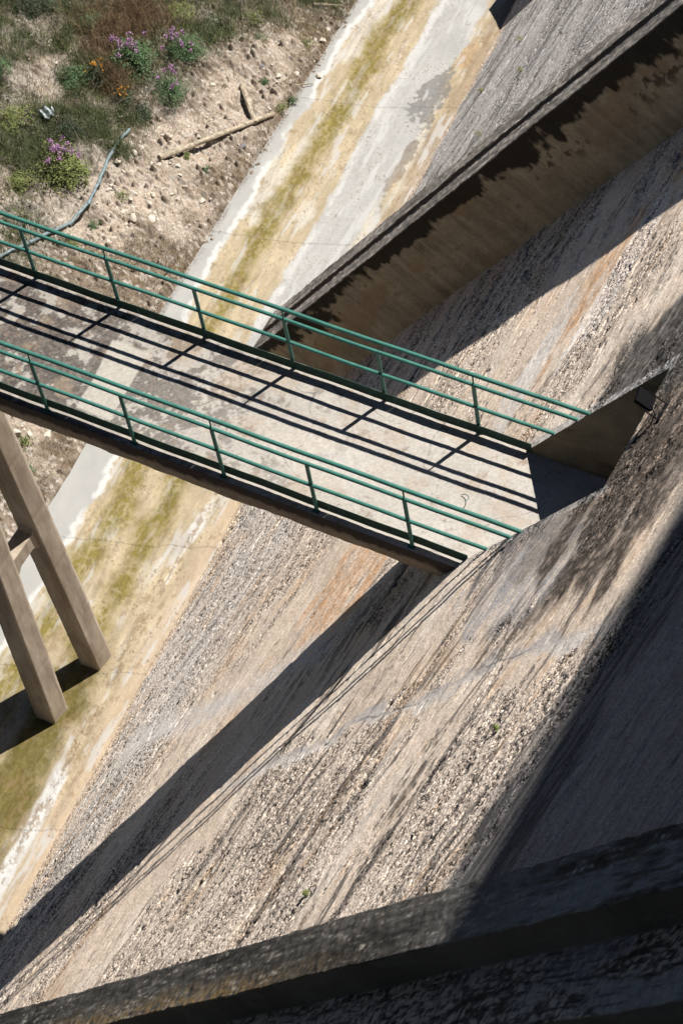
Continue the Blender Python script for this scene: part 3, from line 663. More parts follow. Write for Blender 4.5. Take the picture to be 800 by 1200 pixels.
# ------------------------------------------------------------------ footbridge
WB = 1.834; SP = 1.3218; XL = -13.0; XR = 10.5; ZD = -0.15; ZB = -0.50
bridge = tag(empty('footbridge', (0, 0, 0)), 'narrow concrete footbridge with green tube railings running from the hillside into the dam', 'footbridge')
YA, YB = -0.075, WB + 0.10
def deck_colour(x, y):
    n = fbm(x * 1.1, y * 1.1, 401, 4); f = fbm(x * 5.5, y * 5.5, 402, 5, .6); g = fbm(x * 19, y * 19, 403, 4, .7)
    c = np.array([0.500, 0.460, 0.405])[None, :] * (.85 + .3 * n)[:, None]
    age = ss(6.0, -1.0, x)                                   # lichen thickens away from the dam
    thr = .60 - .168 * age
    k = f * .50 + n * .22 + g * .30 - .01
    c = mixc(c, np.array([0.100, 0.080, 0.068])[None, :] * (.3 + 1.5 * g)[:, None], .93 * ss(thr - .025, thr + .05, k) * (.22 + .78 * age) * (.78 + .22 * ss(.3, .6, fbm(x * 30, y * 30, 407, 3, .7))))
    c = c * (1 - .22 * age)[:, None]
    c = mixc(c, (0.42, 0.31, 0.21), .35 * ss(.55, .70, fbm(x * 2.5, y * 2.5, 404, 4)))
    c = mixc(c, (0.30, 0.21, 0.15), .55 * ss(.66, .74, f * .5 + g * .5 + .02))
    d = ((x - 3.6) / 1.2) ** 2 + ((y - .75) / .5) ** 2
    # smooth repair patch
    px = x - .52 + .10 * (y - .9); pm = ss(.30, .27, np.abs(px) + .03 * (n - .5) * 4) * ss(.60, .55, np.abs(y - .75) + .04 * (f - .5))
    c = mixc(c, (0.47, 0.435, 0.375), .95 * pm)
    c = mixc(c, (0.53, 0.50, 0.45), .5 * ss(.62, .3, d + (n - .5) * 1.5))
    edge = ss(.07, .02, np.minimum(y - YA, YB - y) + (f - .5) * .1)
    c = c * (1 + .5 * (fbm(x * 40, y * 40, 406, 3, .7) - .5))[:, None]
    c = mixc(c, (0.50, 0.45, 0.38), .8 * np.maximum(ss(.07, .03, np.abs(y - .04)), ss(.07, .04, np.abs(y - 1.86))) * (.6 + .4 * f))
    cr = np.abs(fbm(x * .9, y * .9, 405, 3) - .5)
    c = c * (1 - .5 * ss(.004, .001, cr) * ss(1.5, 3.0, x))[:, None]
    return np.clip(c * .66, .012, .8)
rx = 0.0125
fx0, fx1 = -2.0, 7.4
xs = np.concatenate([np.arange(XL, fx0, .1), np.arange(fx0, fx1, rx), np.arange(fx1, XR + .01, .1)]); yv = np.arange(0, int((YB - YA) / rx) + 1) * rx + YA; yv[-1] = YB
X, Y = np.meshgrid(xs, yv, indexing='ij'); Xf, Yf = X.ravel(), Y.ravel()
hz = (fbm(Xf * 2, Yf * 2, 411, 3) - .5) * .012 + (fbm(Xf * 14, Yf * 14, 412, 3) - .5) * .006
V = np.stack([Xf, Yf, ZD + hz], 1); n2 = len(yv)
I, J = np.meshgrid(np.arange(len(xs) - 1), np.arange(n2 - 1), indexing='ij'); I = I.ravel(); J = J.ravel()
Q = np.stack([I * n2 + J, (I + 1) * n2 + J, (I + 1) * n2 + J + 1, I * n2 + J + 1], 1)
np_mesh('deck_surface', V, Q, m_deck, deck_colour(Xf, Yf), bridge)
# slab body: fine ring with a ragged lower arris
def slab():
    prof = [(YA, ZD - .012), (YA, ZB), (YB, ZB), (YB, ZD - .012)]
    P_ = []
    for i in range(3):
        a, c = np.array(prof[i]), np.array(prof[i + 1]); n = max(3, int(np.linalg.norm(c - a) / .03))
        for k in range(n): P_.append(a + (c - a) * k / n)
    P_.append(np.array(prof[-1])); P_ = np.array(P_)
    xs = np.arange(XL, 7.0, .035); X = np.repeat(xs[:, None], len(P_), 1).ravel(); Yq = np.tile(P_[:, 0], len(xs)); Zq = np.tile(P_[:, 1], len(xs))
    r = (fbs(X * 2.2, Zq * 6 + Yq, 421, 4, .6) - .5); out = np.where(Yq < .5, -1, 1) * ((Yq < YA + .01) | (Yq > YB - .01))
    Yq = Yq + out * (r * .03) ; Zq = Zq + (Zq < ZB + .02) * (fbs(X * 3.1, Yq * 2, 422, 4, .65) - .5) * .05
    top = np.isclose(np.tile(P_[:, 1], len(xs)), ZD - .012)
    Yq = np.where(top, np.where(np.tile(P_[:, 0], len(xs)) < .5, YA, YB), Yq); Zq = np.where(top, ZD - .004, Zq)
    n2 = len(P_); I, J = np.meshgrid(np.arange(len(xs) - 1), np.arange(n2 - 1), indexing='ij'); I = I.ravel(); J = J.ravel()
    Q = np.stack([I * n2 + J, (I + 1) * n2 + J, (I + 1) * n2 + J + 1, I * n2 + J + 1], 1)
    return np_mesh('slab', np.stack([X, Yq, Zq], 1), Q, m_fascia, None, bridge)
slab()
# railings
def railing(y, inward, xr):
    """top rail mesh; lower rails, toe plate and posts as its children. xr(z): x where a rail at height z meets the dam"""
    ZT, Z2, ZM = 1.05, 0.845, 0.393
    def wob(x): return 0.004 * math.sin(x * 1.3 + y * 3) + 0.003 * math.sin(x * 3.1)
    def rail(z, r):
        xe = xr(z); n = 40; return MB().tube([(XL + (xe - XL) * k / n, y + wob(XL + (xe - XL) * k / n), z + .5 * wob(XL + (xe - XL) * k / n + 2)) for k in range(n + 1)], r, 14)
    top = rail(ZT, .028).build('railing', m_green, bridge, smooth=True)
    rail(Z2, .025).build('upper_rail', m_green, top, smooth=True)
    rail(ZM, .025).build('middle_rail', m_green, top, smooth=True)
    b = MB(); xe = xr(-.05); n = 60; yi = y + inward * .030
    for k in range(n):
        xa = XL + (xe - XL) * k / n; xb = XL + (xe - XL) * (k + 1) / n - (.004 if k % 6 == 5 else 0)
        b.prism([(xa, yi + wob(xa * 2) - .003, -.116), (xb, yi + wob(xb * 2) - .003, -.116), (xb, yi + wob(xb * 2) + .003, -.116), (xa, yi + wob(xa * 2) + .003, -.116)],
                [(xa, yi + wob(xa * 2) - .003, .052), (xb, yi + wob(xb * 2) - .003, .052), (xb, yi + wob(xb * 2) + .003, .052), (xa, yi + wob(xa * 2) + .003, .052)])
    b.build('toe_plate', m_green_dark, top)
    i = 0; x = 4 * SP
    while x > XL + .3:
        k = round(x / SP)
        b = MB(); lean = .004 * math.sin(k * 2.3)
        b.prism([(x - .026, y - .011, ZD - .01), (x + .026, y - .011, ZD - .01), (x + .026, y + .011, ZD - .01), (x - .026, y + .011, ZD - .01)],
                [(x - .026 + lean, y - .011, Z2 - .005), (x + .026 + lean, y - .011, Z2 - .005), (x + .026 + lean, y + .011, Z2 - .005), (x - .026 + lean, y + .011, Z2 - .005)])
        b.build('post', m_green, top, bevel=.003)
        b = MB(); b.box(x - .045, x + .045, min(y - inward * .045, y + inward * .012), max(y - inward * .045, y + inward * .012), ZD - .004, ZD + .008); b.build('foot_plate', m_green, top)
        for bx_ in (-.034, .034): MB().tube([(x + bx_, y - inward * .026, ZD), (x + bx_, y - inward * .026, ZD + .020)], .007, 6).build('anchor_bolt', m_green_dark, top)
        if k % 2 == 0: MB().tube([(x + lean, y, Z2 + .01), (x + .004, y, Z2 + .08), (x + .004, y + .002, ZT - .005)], .011, 8).build('stub', m_green, top, smooth=True)
        x -= SP
    return top
ra = railing(0.0, +1, lambda z: xd(z) + .03); ra['label'] = 'green railing on the near side of the deck'
rb = railing(WB, -1, lambda z: xd(z) + .02); rb['label'] = 'green railing on the far side of the deck'

# pier: two battered legs and cross beams
PX0, PX1 = -2.92, -2.55
pier = MB()
def leg_y(z, side):   # inner/outer faces
    d = .035 * (ZB - z)
    return (.40 - d, .80 - d) if side < 0 else (1.03 + d, 1.43 + d)
def beam(zt, zb):
    ya = leg_y(zt, -1)[1] - .02; yb = leg_y(zt, 1)[0] + .02
    hn = .16
    return MB().prism([(PX0 + .05, ya, zb - hn), (PX0 + .05, ya + hn, zb), (PX0 + .05, yb - hn, zb), (PX0 + .05, yb, zb - hn), (PX0 + .05, yb, zt + hn * .5), (PX0 + .05, yb - hn * .5, zt), (PX0 + .05, ya + hn * .5, zt), (PX0 + .05, ya, zt + hn * .5)],
                     [(PX1 - .05, ya, zb - hn), (PX1 - .05, ya + hn, zb), (PX1 - .05, yb - hn, zb), (PX1 - .05, yb, zb - hn), (PX1 - .05, yb, zt + hn * .5), (PX1 - .05, yb - hn * .5, zt), (PX1 - .05, ya + hn * .5, zt), (PX1 - .05, ya, zt + hn * .5)])
cap = MB().box(PX0 - .12, PX1 + .12, -.05, WB + .05, ZB - .36, ZB + .01).build('pier', m_pier, bridge, bevel=.02)
beam(-6.15, -6.45).build('cross_beam', m_pier, cap, bevel=.01)
beam(-2.9, -3.2).build('cross_beam', m_pier, cap, bevel=.01)
for side in (-1, 1):
    V = []; Q = []; zz = np.arange(-12.6, ZB - .30, .05)
    for z in zz:
        a, c = leg_y(z, side); ring = []
        for (xa, ya, xb, yb) in ((PX0, a, PX1, a), (PX1, a, PX1, c), (PX1, c, PX0, c), (PX0, c, PX0, a)):
            for k in range(8): ring.append((xa + (xb - xa) * k / 8, ya + (yb - ya) * k / 8, z))
        V += ring
    V = np.array(V); n = 32
    lift = -.006 * (np.abs(((V[:, 2] + 20.35) % 1.45)) < .04)         # pour joints
    cx, cy = (PX0 + PX1) / 2, V.reshape(-1, n, 3)[:, :, 1].mean(1).repeat(n)
    d = np.stack([V[:, 0] - cx, V[:, 1] - cy], 1); dn = d / np.linalg.norm(d, axis=1)[:, None]
    r = (fbm(V[:, 2] * 2, np.arctan2(d[:, 1], d[:, 0]) * 2, 431 + side, 4) - .5) * .014 + (fbm(V[:, 2] * 14, (V[:, 0] + V[:, 1]) * 14, 433, 3) - .5) * .008 + lift
    V[:, :2] += dn * r[:, None]
    for i in range(len(zz) - 1):
        for k in range(n): l = (k + 1) % n; Q.append((i * n + k, i * n + l, (i + 1) * n + l, (i + 1) * n + k))
    np_mesh('leg', V, Q, m_pier, None, cap)

# hillside abutment that carries the outer end
ab = MB().prism([(-14.2, -.5, -14), (-12.7, -.5, -14), (-12.7, WB + .5, -14), (-14.2, WB + .5, -14)], [(-14.0, -.3, ZB), (-12.8, -.3, ZB), (-12.8, WB + .3, ZB), (-14.0, WB + .3, ZB)])
ab.build('abutment', m_pier, bridge)

# ------------------------------------------------------------------ floodlight on the dam face by the opening
m_black = mat_simple('black_lamp_paint', (0.005, 0.005, 0.006), .3, 30, .85, .08, .05, .001)
m_white = mat_simple('white_plastic', (0.36, 0.40, 0.40), .15, 30, .6, .3, .2, .002)
m_glass = NT('lamp_glass').col((0.05, 0.055, 0.06), .12, .6)
lamp = tag(empty('floodlight', (8.21, 0.93, 2.96)), 'small black floodlight on a bracket at the upper edge of the gallery opening', 'floodlight')
b = MB().box(-.030, .030, -.092, .092, -.115, .115)
hs = b.build('housing', m_black, lamp, bevel=.012); hs.location = (-.20, -.01, .10); hs.rotation_euler = (math.radians(6), math.radians(-48), math.radians(4))
MB().box(-.036, -.031, -.078, .078, -.10, .10).build('lens', m_glass, hs)
b = MB()
for yy_ in (-.115, .115):
    b.prism([(-.015, yy_ - .005, -.03), (.015, yy_ - .005, -.03), (.015, yy_ + .005, -.03), (-.015, yy_ + .005, -.03)], [(-.215, yy_ - .005 - .01, .10), (-.185, yy_ - .005 - .01, .10), (-.185, yy_ + .005 - .01, .10), (-.215, yy_ + .005 - .01, .10)])
b.box(-.015, .015, -.12, .12, -.03, -.018)
b.build('bracket', m_black, lamp)
MB().tube([(-.14, -.02, .08), (-.04, -.10, .03), (-.06, -.22, -.06), (-.2, -.36, -.26)], .007, 6).build('cable', m_black, lamp)

# ------------------------------------------------------------------ small things
random.seed(11)
def gz1(x, y, fine=False):
    a = np.array([x]), np.array([y]); return float((ground_z(*a) + soil_rough(*a, fine))[0]) + .015
# green wire hook on the deck
wire = MB().tube([(5.54 + .10 * math.cos(a), .82 + .09 * math.sin(a), ZD + .012 + .015 * i) for i, a in enumerate(np.linspace(2.0, -.6, 9))], .005, 6).build('wire', m_green)
tag(wire, 'bent scrap of green wire lying on the pale deck near the dam', 'wire')
# broken pipe
m_pipe = mat_simple('grey_pipe', (0.16, 0.21, 0.22), .45, 12, .6, .4, .2, .002)
PW = [(-9.76, 13.7), (-9.6, 12.84), (-9.27, 11.85), (-9.15, 11.28), (-9.18, 10.64), (-9.32, 9.51), (-9.5, 8.7), (-9.9, 7.6)]
pipe = empty('pipe', (PW[3][0], PW[3][1], 0)); tag(pipe, 'long grey-green pipe with broken joints lying across the slope from the shrubs to the bridge', 'pipe')
for i in range(len(PW) - 1):
    (xa, ya), (xb, yb) = PW[i], PW[i + 1]
    pa = Vector((xa, ya, gz1(xa, ya) + .10)); pb = Vector((xb, yb, gz1(xb, yb) + .10)); d = (pb - pa)
    pb2 = pb - d * .02
    off = Vector(PW[3] + (0,)); mid = [(pa + (pb2 - pa) * k / 6 + Vector((.01 * math.sin(k * 2 + i), 0, .02 * math.sin(k * .5)))) - off for k in range(7)]
    MB().tube(mid, [.038] + [.034] * 5 + [.040], 12).build('pipe_section', m_pipe, pipe, smooth=True)
    if i in (1, 2, 3): MB().tube([pb2 - off - d.normalized() * .05, pb2 - off + d.normalized() * .06], .046, 12).build('coupling', m_pipe, pipe, smooth=True)
# weathered timber
m_wood = mat_simple('weathered_timber', (0.36, 0.30, 0.22), .55, 14, .9, .1, .5, .006)
def pole(pts, r, label):
    P_ = [Vector((x, y, gz1(x, y) + dz)) for x, y, dz in pts]; c = P_[len(P_) // 2].copy(); Q_ = []
    for a, b_ in zip(P_[:-1], P_[1:]):
        for k in range(8): Q_.append(a + (b_ - a) * k / 8 - c + Vector((0, 0, random.uniform(-.006, .006))))
    Q_.append(P_[-1] - c); n = len(Q_)
    o = MB().tube(Q_, [r * (1.05 - .25 * k / n) for k in range(n)], 9, jit=.12).build('log', m_wood); o.location = c
    return tag(o, label, 'log')
pole([(-9.00, 16.75, .09), (-8.12, 15.80, .12)], .062, 'short weathered timber pole lying in the dirt with its end on the longer one')
pole([(-8.85, 13.35, .10), (-8.02, 16.35, .10)], .060, 'long pale timber pole lying on the dirt towards the channel edge')
pole([(-8.45, 17.3, .03), (-8.1, 17.75, .03), (-7.95, 17.9, .03)], .014, 'thin grey stick lying in brown litter beside the channel')
pole([(-9.3, 20.3, .05), (-8.8, 20.75, .05)], .045, 'short dark stick at the top of the slope near the channel strip')
# bleached branch under the bridge
m_bleach = mat_simple('bleached_wood', (0.50, 0.47, 0.43), .4, 20, .9, .1, .3, .003)
bx, by = -6.42, 6.05; bz = gz1(bx, by) + .05; b = MB()
b.tube([(-.05, -.38, 0), (0, -.15, .05), (.03, .05, .06), (.0, .3, .08), (.06, .52, .05)], [.035, .032, .028, .02, .01], 8, jit=.1)
b.tube([(.02, 0, .06), (.12, .1, .1), (.2, .12, .06)], [.02, .014, .006], 6); b.tube([(0, .25, .08), (-.12, .36, .12), (-.16, .5, .09)], [.016, .012, .005], 6)
b.tube([(0, -.1, .05), (-.14, -.2, .04), (-.2, -.36, .03)], [.018, .012, .006], 6)
o = b.build('dead_branch', m_bleach, smooth=True); o.location = (bx, by, bz); tag(o, 'bleached forked branch in dry brush below the bridge, beside the channel', 'branch')
# litter scraps
def scrap(x, y, s, label):
    b = MB(); n = 9; 
    for i in range(n):
        for j in range(n):
            u, v = i / (n - 1) - .5, j / (n - 1) - .5
            b.v.append((u * s * (1 - .4 * abs(v)), v * s * (1 - .3 * abs(u)), s * (.25 + .35 * math.sin(u * 9 + v * 4) * math.cos(v * 8 - u * 3) - .5 * (u * u + v * v))))
    for i in range(n - 1):
        for j in range(n - 1): k = i * n + j; b.f.append((k, k + n, k + n + 1, k + 1))
    o = b.build('plastic_scrap', m_white, smooth=True); o.location = (x, y, gz1(x, y) + .10); m = o.modifiers.new('solid', 'SOLIDIFY'); m.thickness = .006
    return tag(o, label, 'plastic scrap')
scrap(-11.08, 12.86, .30, 'crumpled pale plastic bag in the grass above the lowest flowering shrub')
scrap(-13.04, 15.99, .11, 'small white plastic scrap in the green grass at the top of the slope')
scrap(-12.72, 16.2, .06, 'tiny white plastic scrap just right of a bigger white one in the grass')

# stones
m_rock = mat_simple('limestone_rock', (0.50, 0.44, 0.36), .3, 14, .92, .15, .5, .006)
m_rock_dark = mat_simple('dark_rock', (0.16, 0.15, 0.15), .3, 14, .9, .2, .5, .006)
def rock_mesh(seed, flat=.6):
    import bmesh
    rnd = random.Random(seed); bm = bmesh.new(); bmesh.ops.create_icosphere(bm, subdivisions=3, radius=1)
    pl = [(Vector((rnd.gauss(0, 1), rnd.gauss(0, 1), rnd.gauss(0, 1))).normalized(), rnd.uniform(.45, .85)) for _ in range(11)]
    for v in bm.verts:
        for n_, d in pl:
            k = v.co.dot(n_)
            if k > d: v.co -= n_ * (k - d) * .92
        v.co += v.co.normalized() * rnd.uniform(-.03, .03)
    me = bpy.data.meshes.new('rock'); bm.to_mesh(me); bm.free(); return me
RM = [rock_mesh(i) for i in range(7)]; RD = rock_mesh(99)
for m_ in RM: m_.materials.append(m_rock)
RD.materials.append(m_rock_dark)
def rock(x, y, s, label, group=None, me=None, sc=(1, .8, .55)):
    o = bpy.data.objects.new('rock', me or random.choice(RM)); COL.objects.link(o)
    o.location = (x, y, gz1(x, y, True) + s * random.uniform(-.1, .25)); o.scale = (s * sc[0], s * sc[1], s * sc[2]); o.rotation_euler = (random.uniform(-.4, .4), random.uniform(-.4, .4), random.uniform(0, 6.28))
    return tag(o, label, 'stone', group)
rock(-8.16, 11.86, .13, 'largest pale stone on the bare dirt just above the bridge railing', sc=(1, .9, .6))
rock(-8.34, 11.55, .12, 'brown clod-like stone left of the largest pale stone above the railing')
rock(-8.94, 17.49, .08, 'dark rounded stone on the bare dirt above the short timber pole', me=RD)
rock(-7.95, 15.0, .10, 'dark flat stone at the channel side of the long timber pole', me=RD, sc=(1.3, .6, .5))
rock(-7.80, 14.91, .08, 'pale rounded stone nearest the channel strip below the long timber pole')
rock(-8.55, 19.37, .10, 'pale stone at the edge of the channel strip near the top')
rock(-8.67, 19.0, .07, 'smaller pale stone just beside the one at the top of the channel strip')
rock(-6.78, 5.21, .16, 'pale boulder in the brush under the footbridge by the pier leg')
for k in range(110):
    for _ in range(30):
        t = 3.35 + random.random() ** 1.3 * 4.6; y = random.uniform(4.5, 21); x = float(toe_x(y) - t)
        if float(bare_mask(np.array([x]), np.array([y]))[0]) > random.random() * .95: break
    rock(x, y, random.choice((.025, .03, .04, .055, .08)) * random.uniform(.8, 1.3), 'small pale limestone stone scattered on the dirt slope', 'loose limestone stones on the slope')
for (cx_, cy_, n_, sp_) in ((-8.25, 11.8, 14, .30), (-8.75, 17.6, 12, .35), (-8.0, 15.1, 10, .30), (-8.55, 19.2, 8, .25), (-9.5, 14.0, 9, .30), (-12.4, 14.6, 10, .35), (-6.8, 5.4, 8, .35)):
    for k in range(n_):
        rock(cx_ + random.gauss(0, sp_), cy_ + random.gauss(0, sp_), random.choice((.02, .03, .045, .07)) * random.uniform(.8, 1.4), 'small pale limestone stone scattered on the dirt slope', 'loose limestone stones on the slope')
for k in range(40):
    t = 3.3 + random.random() * 1.0; y = random.uniform(4.5, 21.5); x = float(toe_x(y) - t)
    rock(x, y, random.uniform(.02, .045), 'small pale limestone stone scattered on the dirt slope', 'loose limestone stones on the slope')

# ------------------------------------------------------------------ vegetation
def leaf_mat(name, c1, c2, rough=.75):
    t = NT(name); n = t.noise(6, 3); ob = t.n('ShaderNodeObjectInfo'); g = t.n('ShaderNodeNewGeometry')
    r = t.ramp(g.outputs['Random Per Island'], [(0.0, c1), (1.0, c2)])
    c = t.mix(r, tuple(x * .6 for x in c1), t.ramp(n, [(0.35, 0.45), (0.65, 0.0)]))
    return t.col(c, rough, .2)
m_leaf = leaf_mat('valerian_leaf', (0.045, 0.095, 0.040), (0.115, 0.170, 0.070))
m_leaf2 = leaf_mat('yellowish_leaf', (0.095, 0.125, 0.035), (0.235, 0.245, 0.085))
m_leaf_d = leaf_mat('dark_leaf', (0.030, 0.050, 0.028), (0.075, 0.085, 0.045))
m_pink = leaf_mat('pink_petals', (0.30, 0.14, 0.28), (0.52, 0.30, 0.48), .6)
m_orange = leaf_mat('orange_petals', (0.42, 0.20, 0.03), (0.55, 0.30, 0.06), .6)
m_gr = leaf_mat('green_blades', (0.035, 0.058, 0.018), (0.135, 0.150, 0.055))
m_dry = leaf_mat('straw_blades', (0.18, 0.135, 0.075), (0.42, 0.34, 0.215))
m_rust = leaf_mat('rusty_blades', (0.10, 0.060, 0.034), (0.33, 0.23, 0.13))
m_stem = mat_simple('brown_stem', (0.16, 0.12, 0.08), .4, 20, .9, .1, 0)
m_twig = leaf_mat('grey_twigs', (0.16, 0.13, 0.11), (0.40, 0.35, 0.30))
m_brownlit = leaf_mat('brown_litter', (0.10, 0.065, 0.038), (0.30, 0.205, 0.125))

def blades(rs, base, length, width, lean, name, mat, kind_stuff=None, droop=.5, segs=2):
    """base Nx3; each blade a bent strip"""
    n = len(base); a = rs.rand(n) * 2 * np.pi; L = length * (0.55 + .75 * rs.rand(n)); w = width * (.6 + .8 * rs.rand(n)); le = lean * rs.rand(n)
    d = np.stack([np.cos(a), np.sin(a), 0 * a], 1); side = np.stack([-np.sin(a), np.cos(a), 0 * a], 1)
    twist = rs.rand(n) * np.pi; side = side * np.cos(twist)[:, None] + d * np.sin(twist)[:, None] * .6
    V = []; 
    for k in range(segs + 1):
        f = k / segs; h = L * f * np.cos(le * (1 + droop * f)); o = L * f * np.sin(le * (1 + droop * f))
        c = base + d * o[:, None] + np.array([0, 0, 1.0]) * h[:, None]; ww = (w * (1 - .85 * f))[:, None]
        V += [c - side * ww, c + side * ww]
    m = 2 * (segs + 1); V = np.stack(V, 1).reshape(-1, 3); F_ = []
    b = np.arange(n) * m
    for k in range(segs): F_.append(np.stack([b + 2 * k, b + 2 * k + 1, b + 2 * k + 3, b + 2 * k + 2], 1))
    return V, np.concatenate(F_)
def ground_pts(rs, xs, ys, dz=-.01):
    z = ground_z(xs, ys) + soil_rough(xs, ys, True) + .015; return np.stack([xs, ys, z + dz], 1)
def scatter(rs, n, density, t0=3.25, t1=11.5, y0=3.5, y1=23.5):
    X_ = []; Y_ = []; got = 0
    while got < n:
        t = rs.uniform(t0, t1, n * 2); y = rs.uniform(y0, y1, n * 2); x = toe_x(y) - t; k = rs.rand(n * 2) < density(x, y, t)
        X_.append(x[k]); Y_.append(y[k]); got += k.sum()
    return np.concatenate(X_)[:n], np.concatenate(Y_)[:n]
rs = np.random.RandomState(5)
x, y = scatter(rs, 130000, lambda x, y, t: (blobs(x, y, GREEN) + .22 * ss(4.8, 6.2, t)) * (.30 + ss(.4, .6, fbm(x * 2, y * 2, 501, 3))) * (1 - .8 * bare_mask(x, y)))
V, Q = blades(rs, ground_pts(rs, x, y), .25, .0055, 1.05, '', None)
tag(np_mesh('green_grass', V, Q, m_gr), 'loose green grass growing on the upper slope', 'grass', kind='stuff')
x, y = scatter(rs, 13000, lambda x, y, t: blobs(x, y, RUST))
V, Q = blades(rs, ground_pts(rs, x, y), .40, .0050, .9, '', None)
tag(np_mesh('rusty_grass', V, Q, m_rust), 'tall rusty brown dry grass between the shrubs', 'grass', kind='stuff')
x, y = scatter(rs, 70000, lambda x, y, t: (.12 + .8 * ss(.45, .62, fbm(x * 1.3, y * 1.3, 502, 3))) * (1 - .88 * bare_mask(x, y)) * ss(3.22, 3.6, t))
V, Q = blades(rs, ground_pts(rs, x, y), .15, .0048, 1.40, '', None)
tag(np_mesh('dry_grass', V, Q, m_dry), 'short straw coloured dry grass over the slope', 'grass', kind='stuff')
x, y = scatter(rs, 34000, lambda x, y, t: (.2 + .8 * ss(5.2, 3.4, t) * ss(.4, .55, fbm(x * 1.6, y * 1.6, 503, 3))) * (1 - .85 * bare_mask(x, y)))
V, Q = blades(rs, ground_pts(rs, x, y, .008), .10, .0045, 1.62, '', None, droop=.05)
tag(np_mesh('brown_litter', V, Q, m_brownlit), 'brown dead grass and leaf litter lying beside the channel', 'litter', kind='stuff')
x, y = scatter(rs, 7000, lambda x, y, t: blobs(x, y, GREEN + RUST + [(-10.2, 16.1, .7), (-9.8, 14.9, .5), (-10.4, 12.2, .6)]) * (1 - .8 * bare_mask(x, y)))
V, Q = blades(rs, ground_pts(rs, x, y), .38, .0032, 1.1, '', None)
tag(np_mesh('dead_stalks', V, Q, m_twig), 'pale dead stalks standing among the green scrub', 'stalks', kind='stuff')
x, y = scatter(rs, 14000, lambda x, y, t: (.15 + blobs(x, y, [(-6.6, 6.4, .6), (-10.1, 15.6, .6), (-9.6, 14.8, .5), (-9.6, 16.6, .5), (-10.8, 12.6, .6), (-8.2, 12.8, .5), (-7.7, 11.6, .5), (-10.3, 10.6, .6)])) * (1 - .7 * bare_mask(x, y)))
V, Q = blades(rs, ground_pts(rs, x, y, .01), .20, .0032, 1.5, '', None, droop=.2)
tag(np_mesh('grey_twigs', V, Q, m_twig), 'fallen grey twigs tangled on the slope', 'twigs', kind='stuff')

def leaf_cloud(rs, n, R, H, size, flat=0.0):
    # leaf-sized quads through a lumpy dome
    th = rs.rand(n) * 2 * np.pi; ph = np.arccos(rs.rand(n)); r = (.25 + .75 * rs.rand(n) ** .6)
    lump = .30 + 1.25 * fbm(th * 1.1 + 3, ph * 2.0, int(R * 1000) % 97, 2) + .25 * (rs.rand(n) < .12)
    r = r * lump
    C_ = np.stack([R * r * np.sin(ph) * np.cos(th), R * r * np.sin(ph) * np.sin(th), H * r * np.cos(ph) + .03], 1)
    nrm = C_ / np.linalg.norm(C_, axis=1)[:, None] * .8 + rs.randn(n, 3) * .5 + np.array([0, 0, .5]); nrm /= np.linalg.norm(nrm, axis=1)[:, None]
    t = np.cross(nrm, rs.randn(n, 3)); t /= np.linalg.norm(t, axis=1)[:, None]; b_ = np.cross(nrm, t)
    s = (size * (.6 + .8 * rs.rand(n)))[:, None]
    V = np.stack([C_ - t * s, C_ + b_ * s * .38, C_ + t * s + nrm * s * -.25, C_ - b_ * s * .38], 1).reshape(-1, 3)
    return V, np.arange(4 * n).reshape(-1, 4)
def shrub(name, x, y, R, H, n, mat, label, cat, group, flowers=0, fmat=None, fsz=.035, seed=0, leaf=.028, stems=10, bias=(0, 0)):
    rs = np.random.RandomState(seed); z = gz1(x, y); e = tag(empty(name, (x, y, z)), label, cat, group)
    V, Q = leaf_cloud(rs, n, R, H, leaf); np_mesh('foliage', V, Q, mat, None, e)
    b = MB(); rnd = random.Random(seed)
    tips = []
    for k in range(stems):
        a = rnd.random() * 6.28; r = R * rnd.uniform(.3, .95); h = H * (1.05 - .5 * (r / R) ** 2) + .02
        b.tube([(0, 0, -.03), (r * .45 * math.cos(a), r * .45 * math.sin(a), h * .6), (r * math.cos(a), r * math.sin(a), h)], [.007, .005, .003], 5)
    for k in range(flowers):
        a = rnd.random() * 6.28; r = R * rnd.uniform(0, .8); h = H * (1.12 - .45 * (r / R) ** 2) + rnd.uniform(.03, .16)
        p = Vector((r * math.cos(a) + bias[0], r * math.sin(a) + bias[1], h)); tips.append(p)
        b.tube([(p.x * .6, p.y * .6, h * .4), (p.x * .9, p.y * .9, h * .8), tuple(p)], [.004, .003, .003], 5)
    b.build('stems', m_stem, e)
    for p in tips:
        m = 46; c = rs.randn(m, 3) * np.array([.42, .42, .5]) * fsz * rnd.uniform(.8, 1.25); nn = rs.randn(m, 3); nn /= np.linalg.norm(nn, axis=1)[:, None]; t = np.cross(nn, rs.randn(m, 3)); t /= np.linalg.norm(t, axis=1)[:, None]; bb = np.cross(nn, t); s = .0135
        Vf = np.stack([c - t * s, c + bb * s, c + t * s, c - bb * s], 1).reshape(-1, 3) + np.array(p)
        np_mesh('flower_head', Vf, np.arange(4 * m).reshape(-1, 4), fmat, None, e)
    return e
G1 = 'pink flowering shrubs on the slope'
shrub('flowering_shrub', -10.00, 11.72, .62, .46, 4600, m_leaf2, 'lowest pink flowering shrub with yellowish leaves, just above the railing', 'shrub', G1, 18, m_pink, .060, 1, .030, bias=(-.02, .1))
shrub('flowering_shrub', -10.75, 15.40, .56, .48, 4400, m_leaf, 'pink flowering shrub left of the other two upper ones, beside rusty grass', 'shrub', G1, 14, m_pink, .056, 2, .026, bias=(0, .12))
shrub('flowering_shrub', -10.25, 16.55, .58, .48, 4200, m_leaf, 'topmost dark green shrub with scattered pink flower heads', 'shrub', G1, 12, m_pink, .046, 3, .022)
shrub('flowering_shrub', -9.85, 15.35, .42, .36, 3000, m_leaf, 'smallest rounded shrub with pink heads, nearest the bare dirt', 'shrub', G1, 9, m_pink, .044, 4, .022, bias=(0, .1))
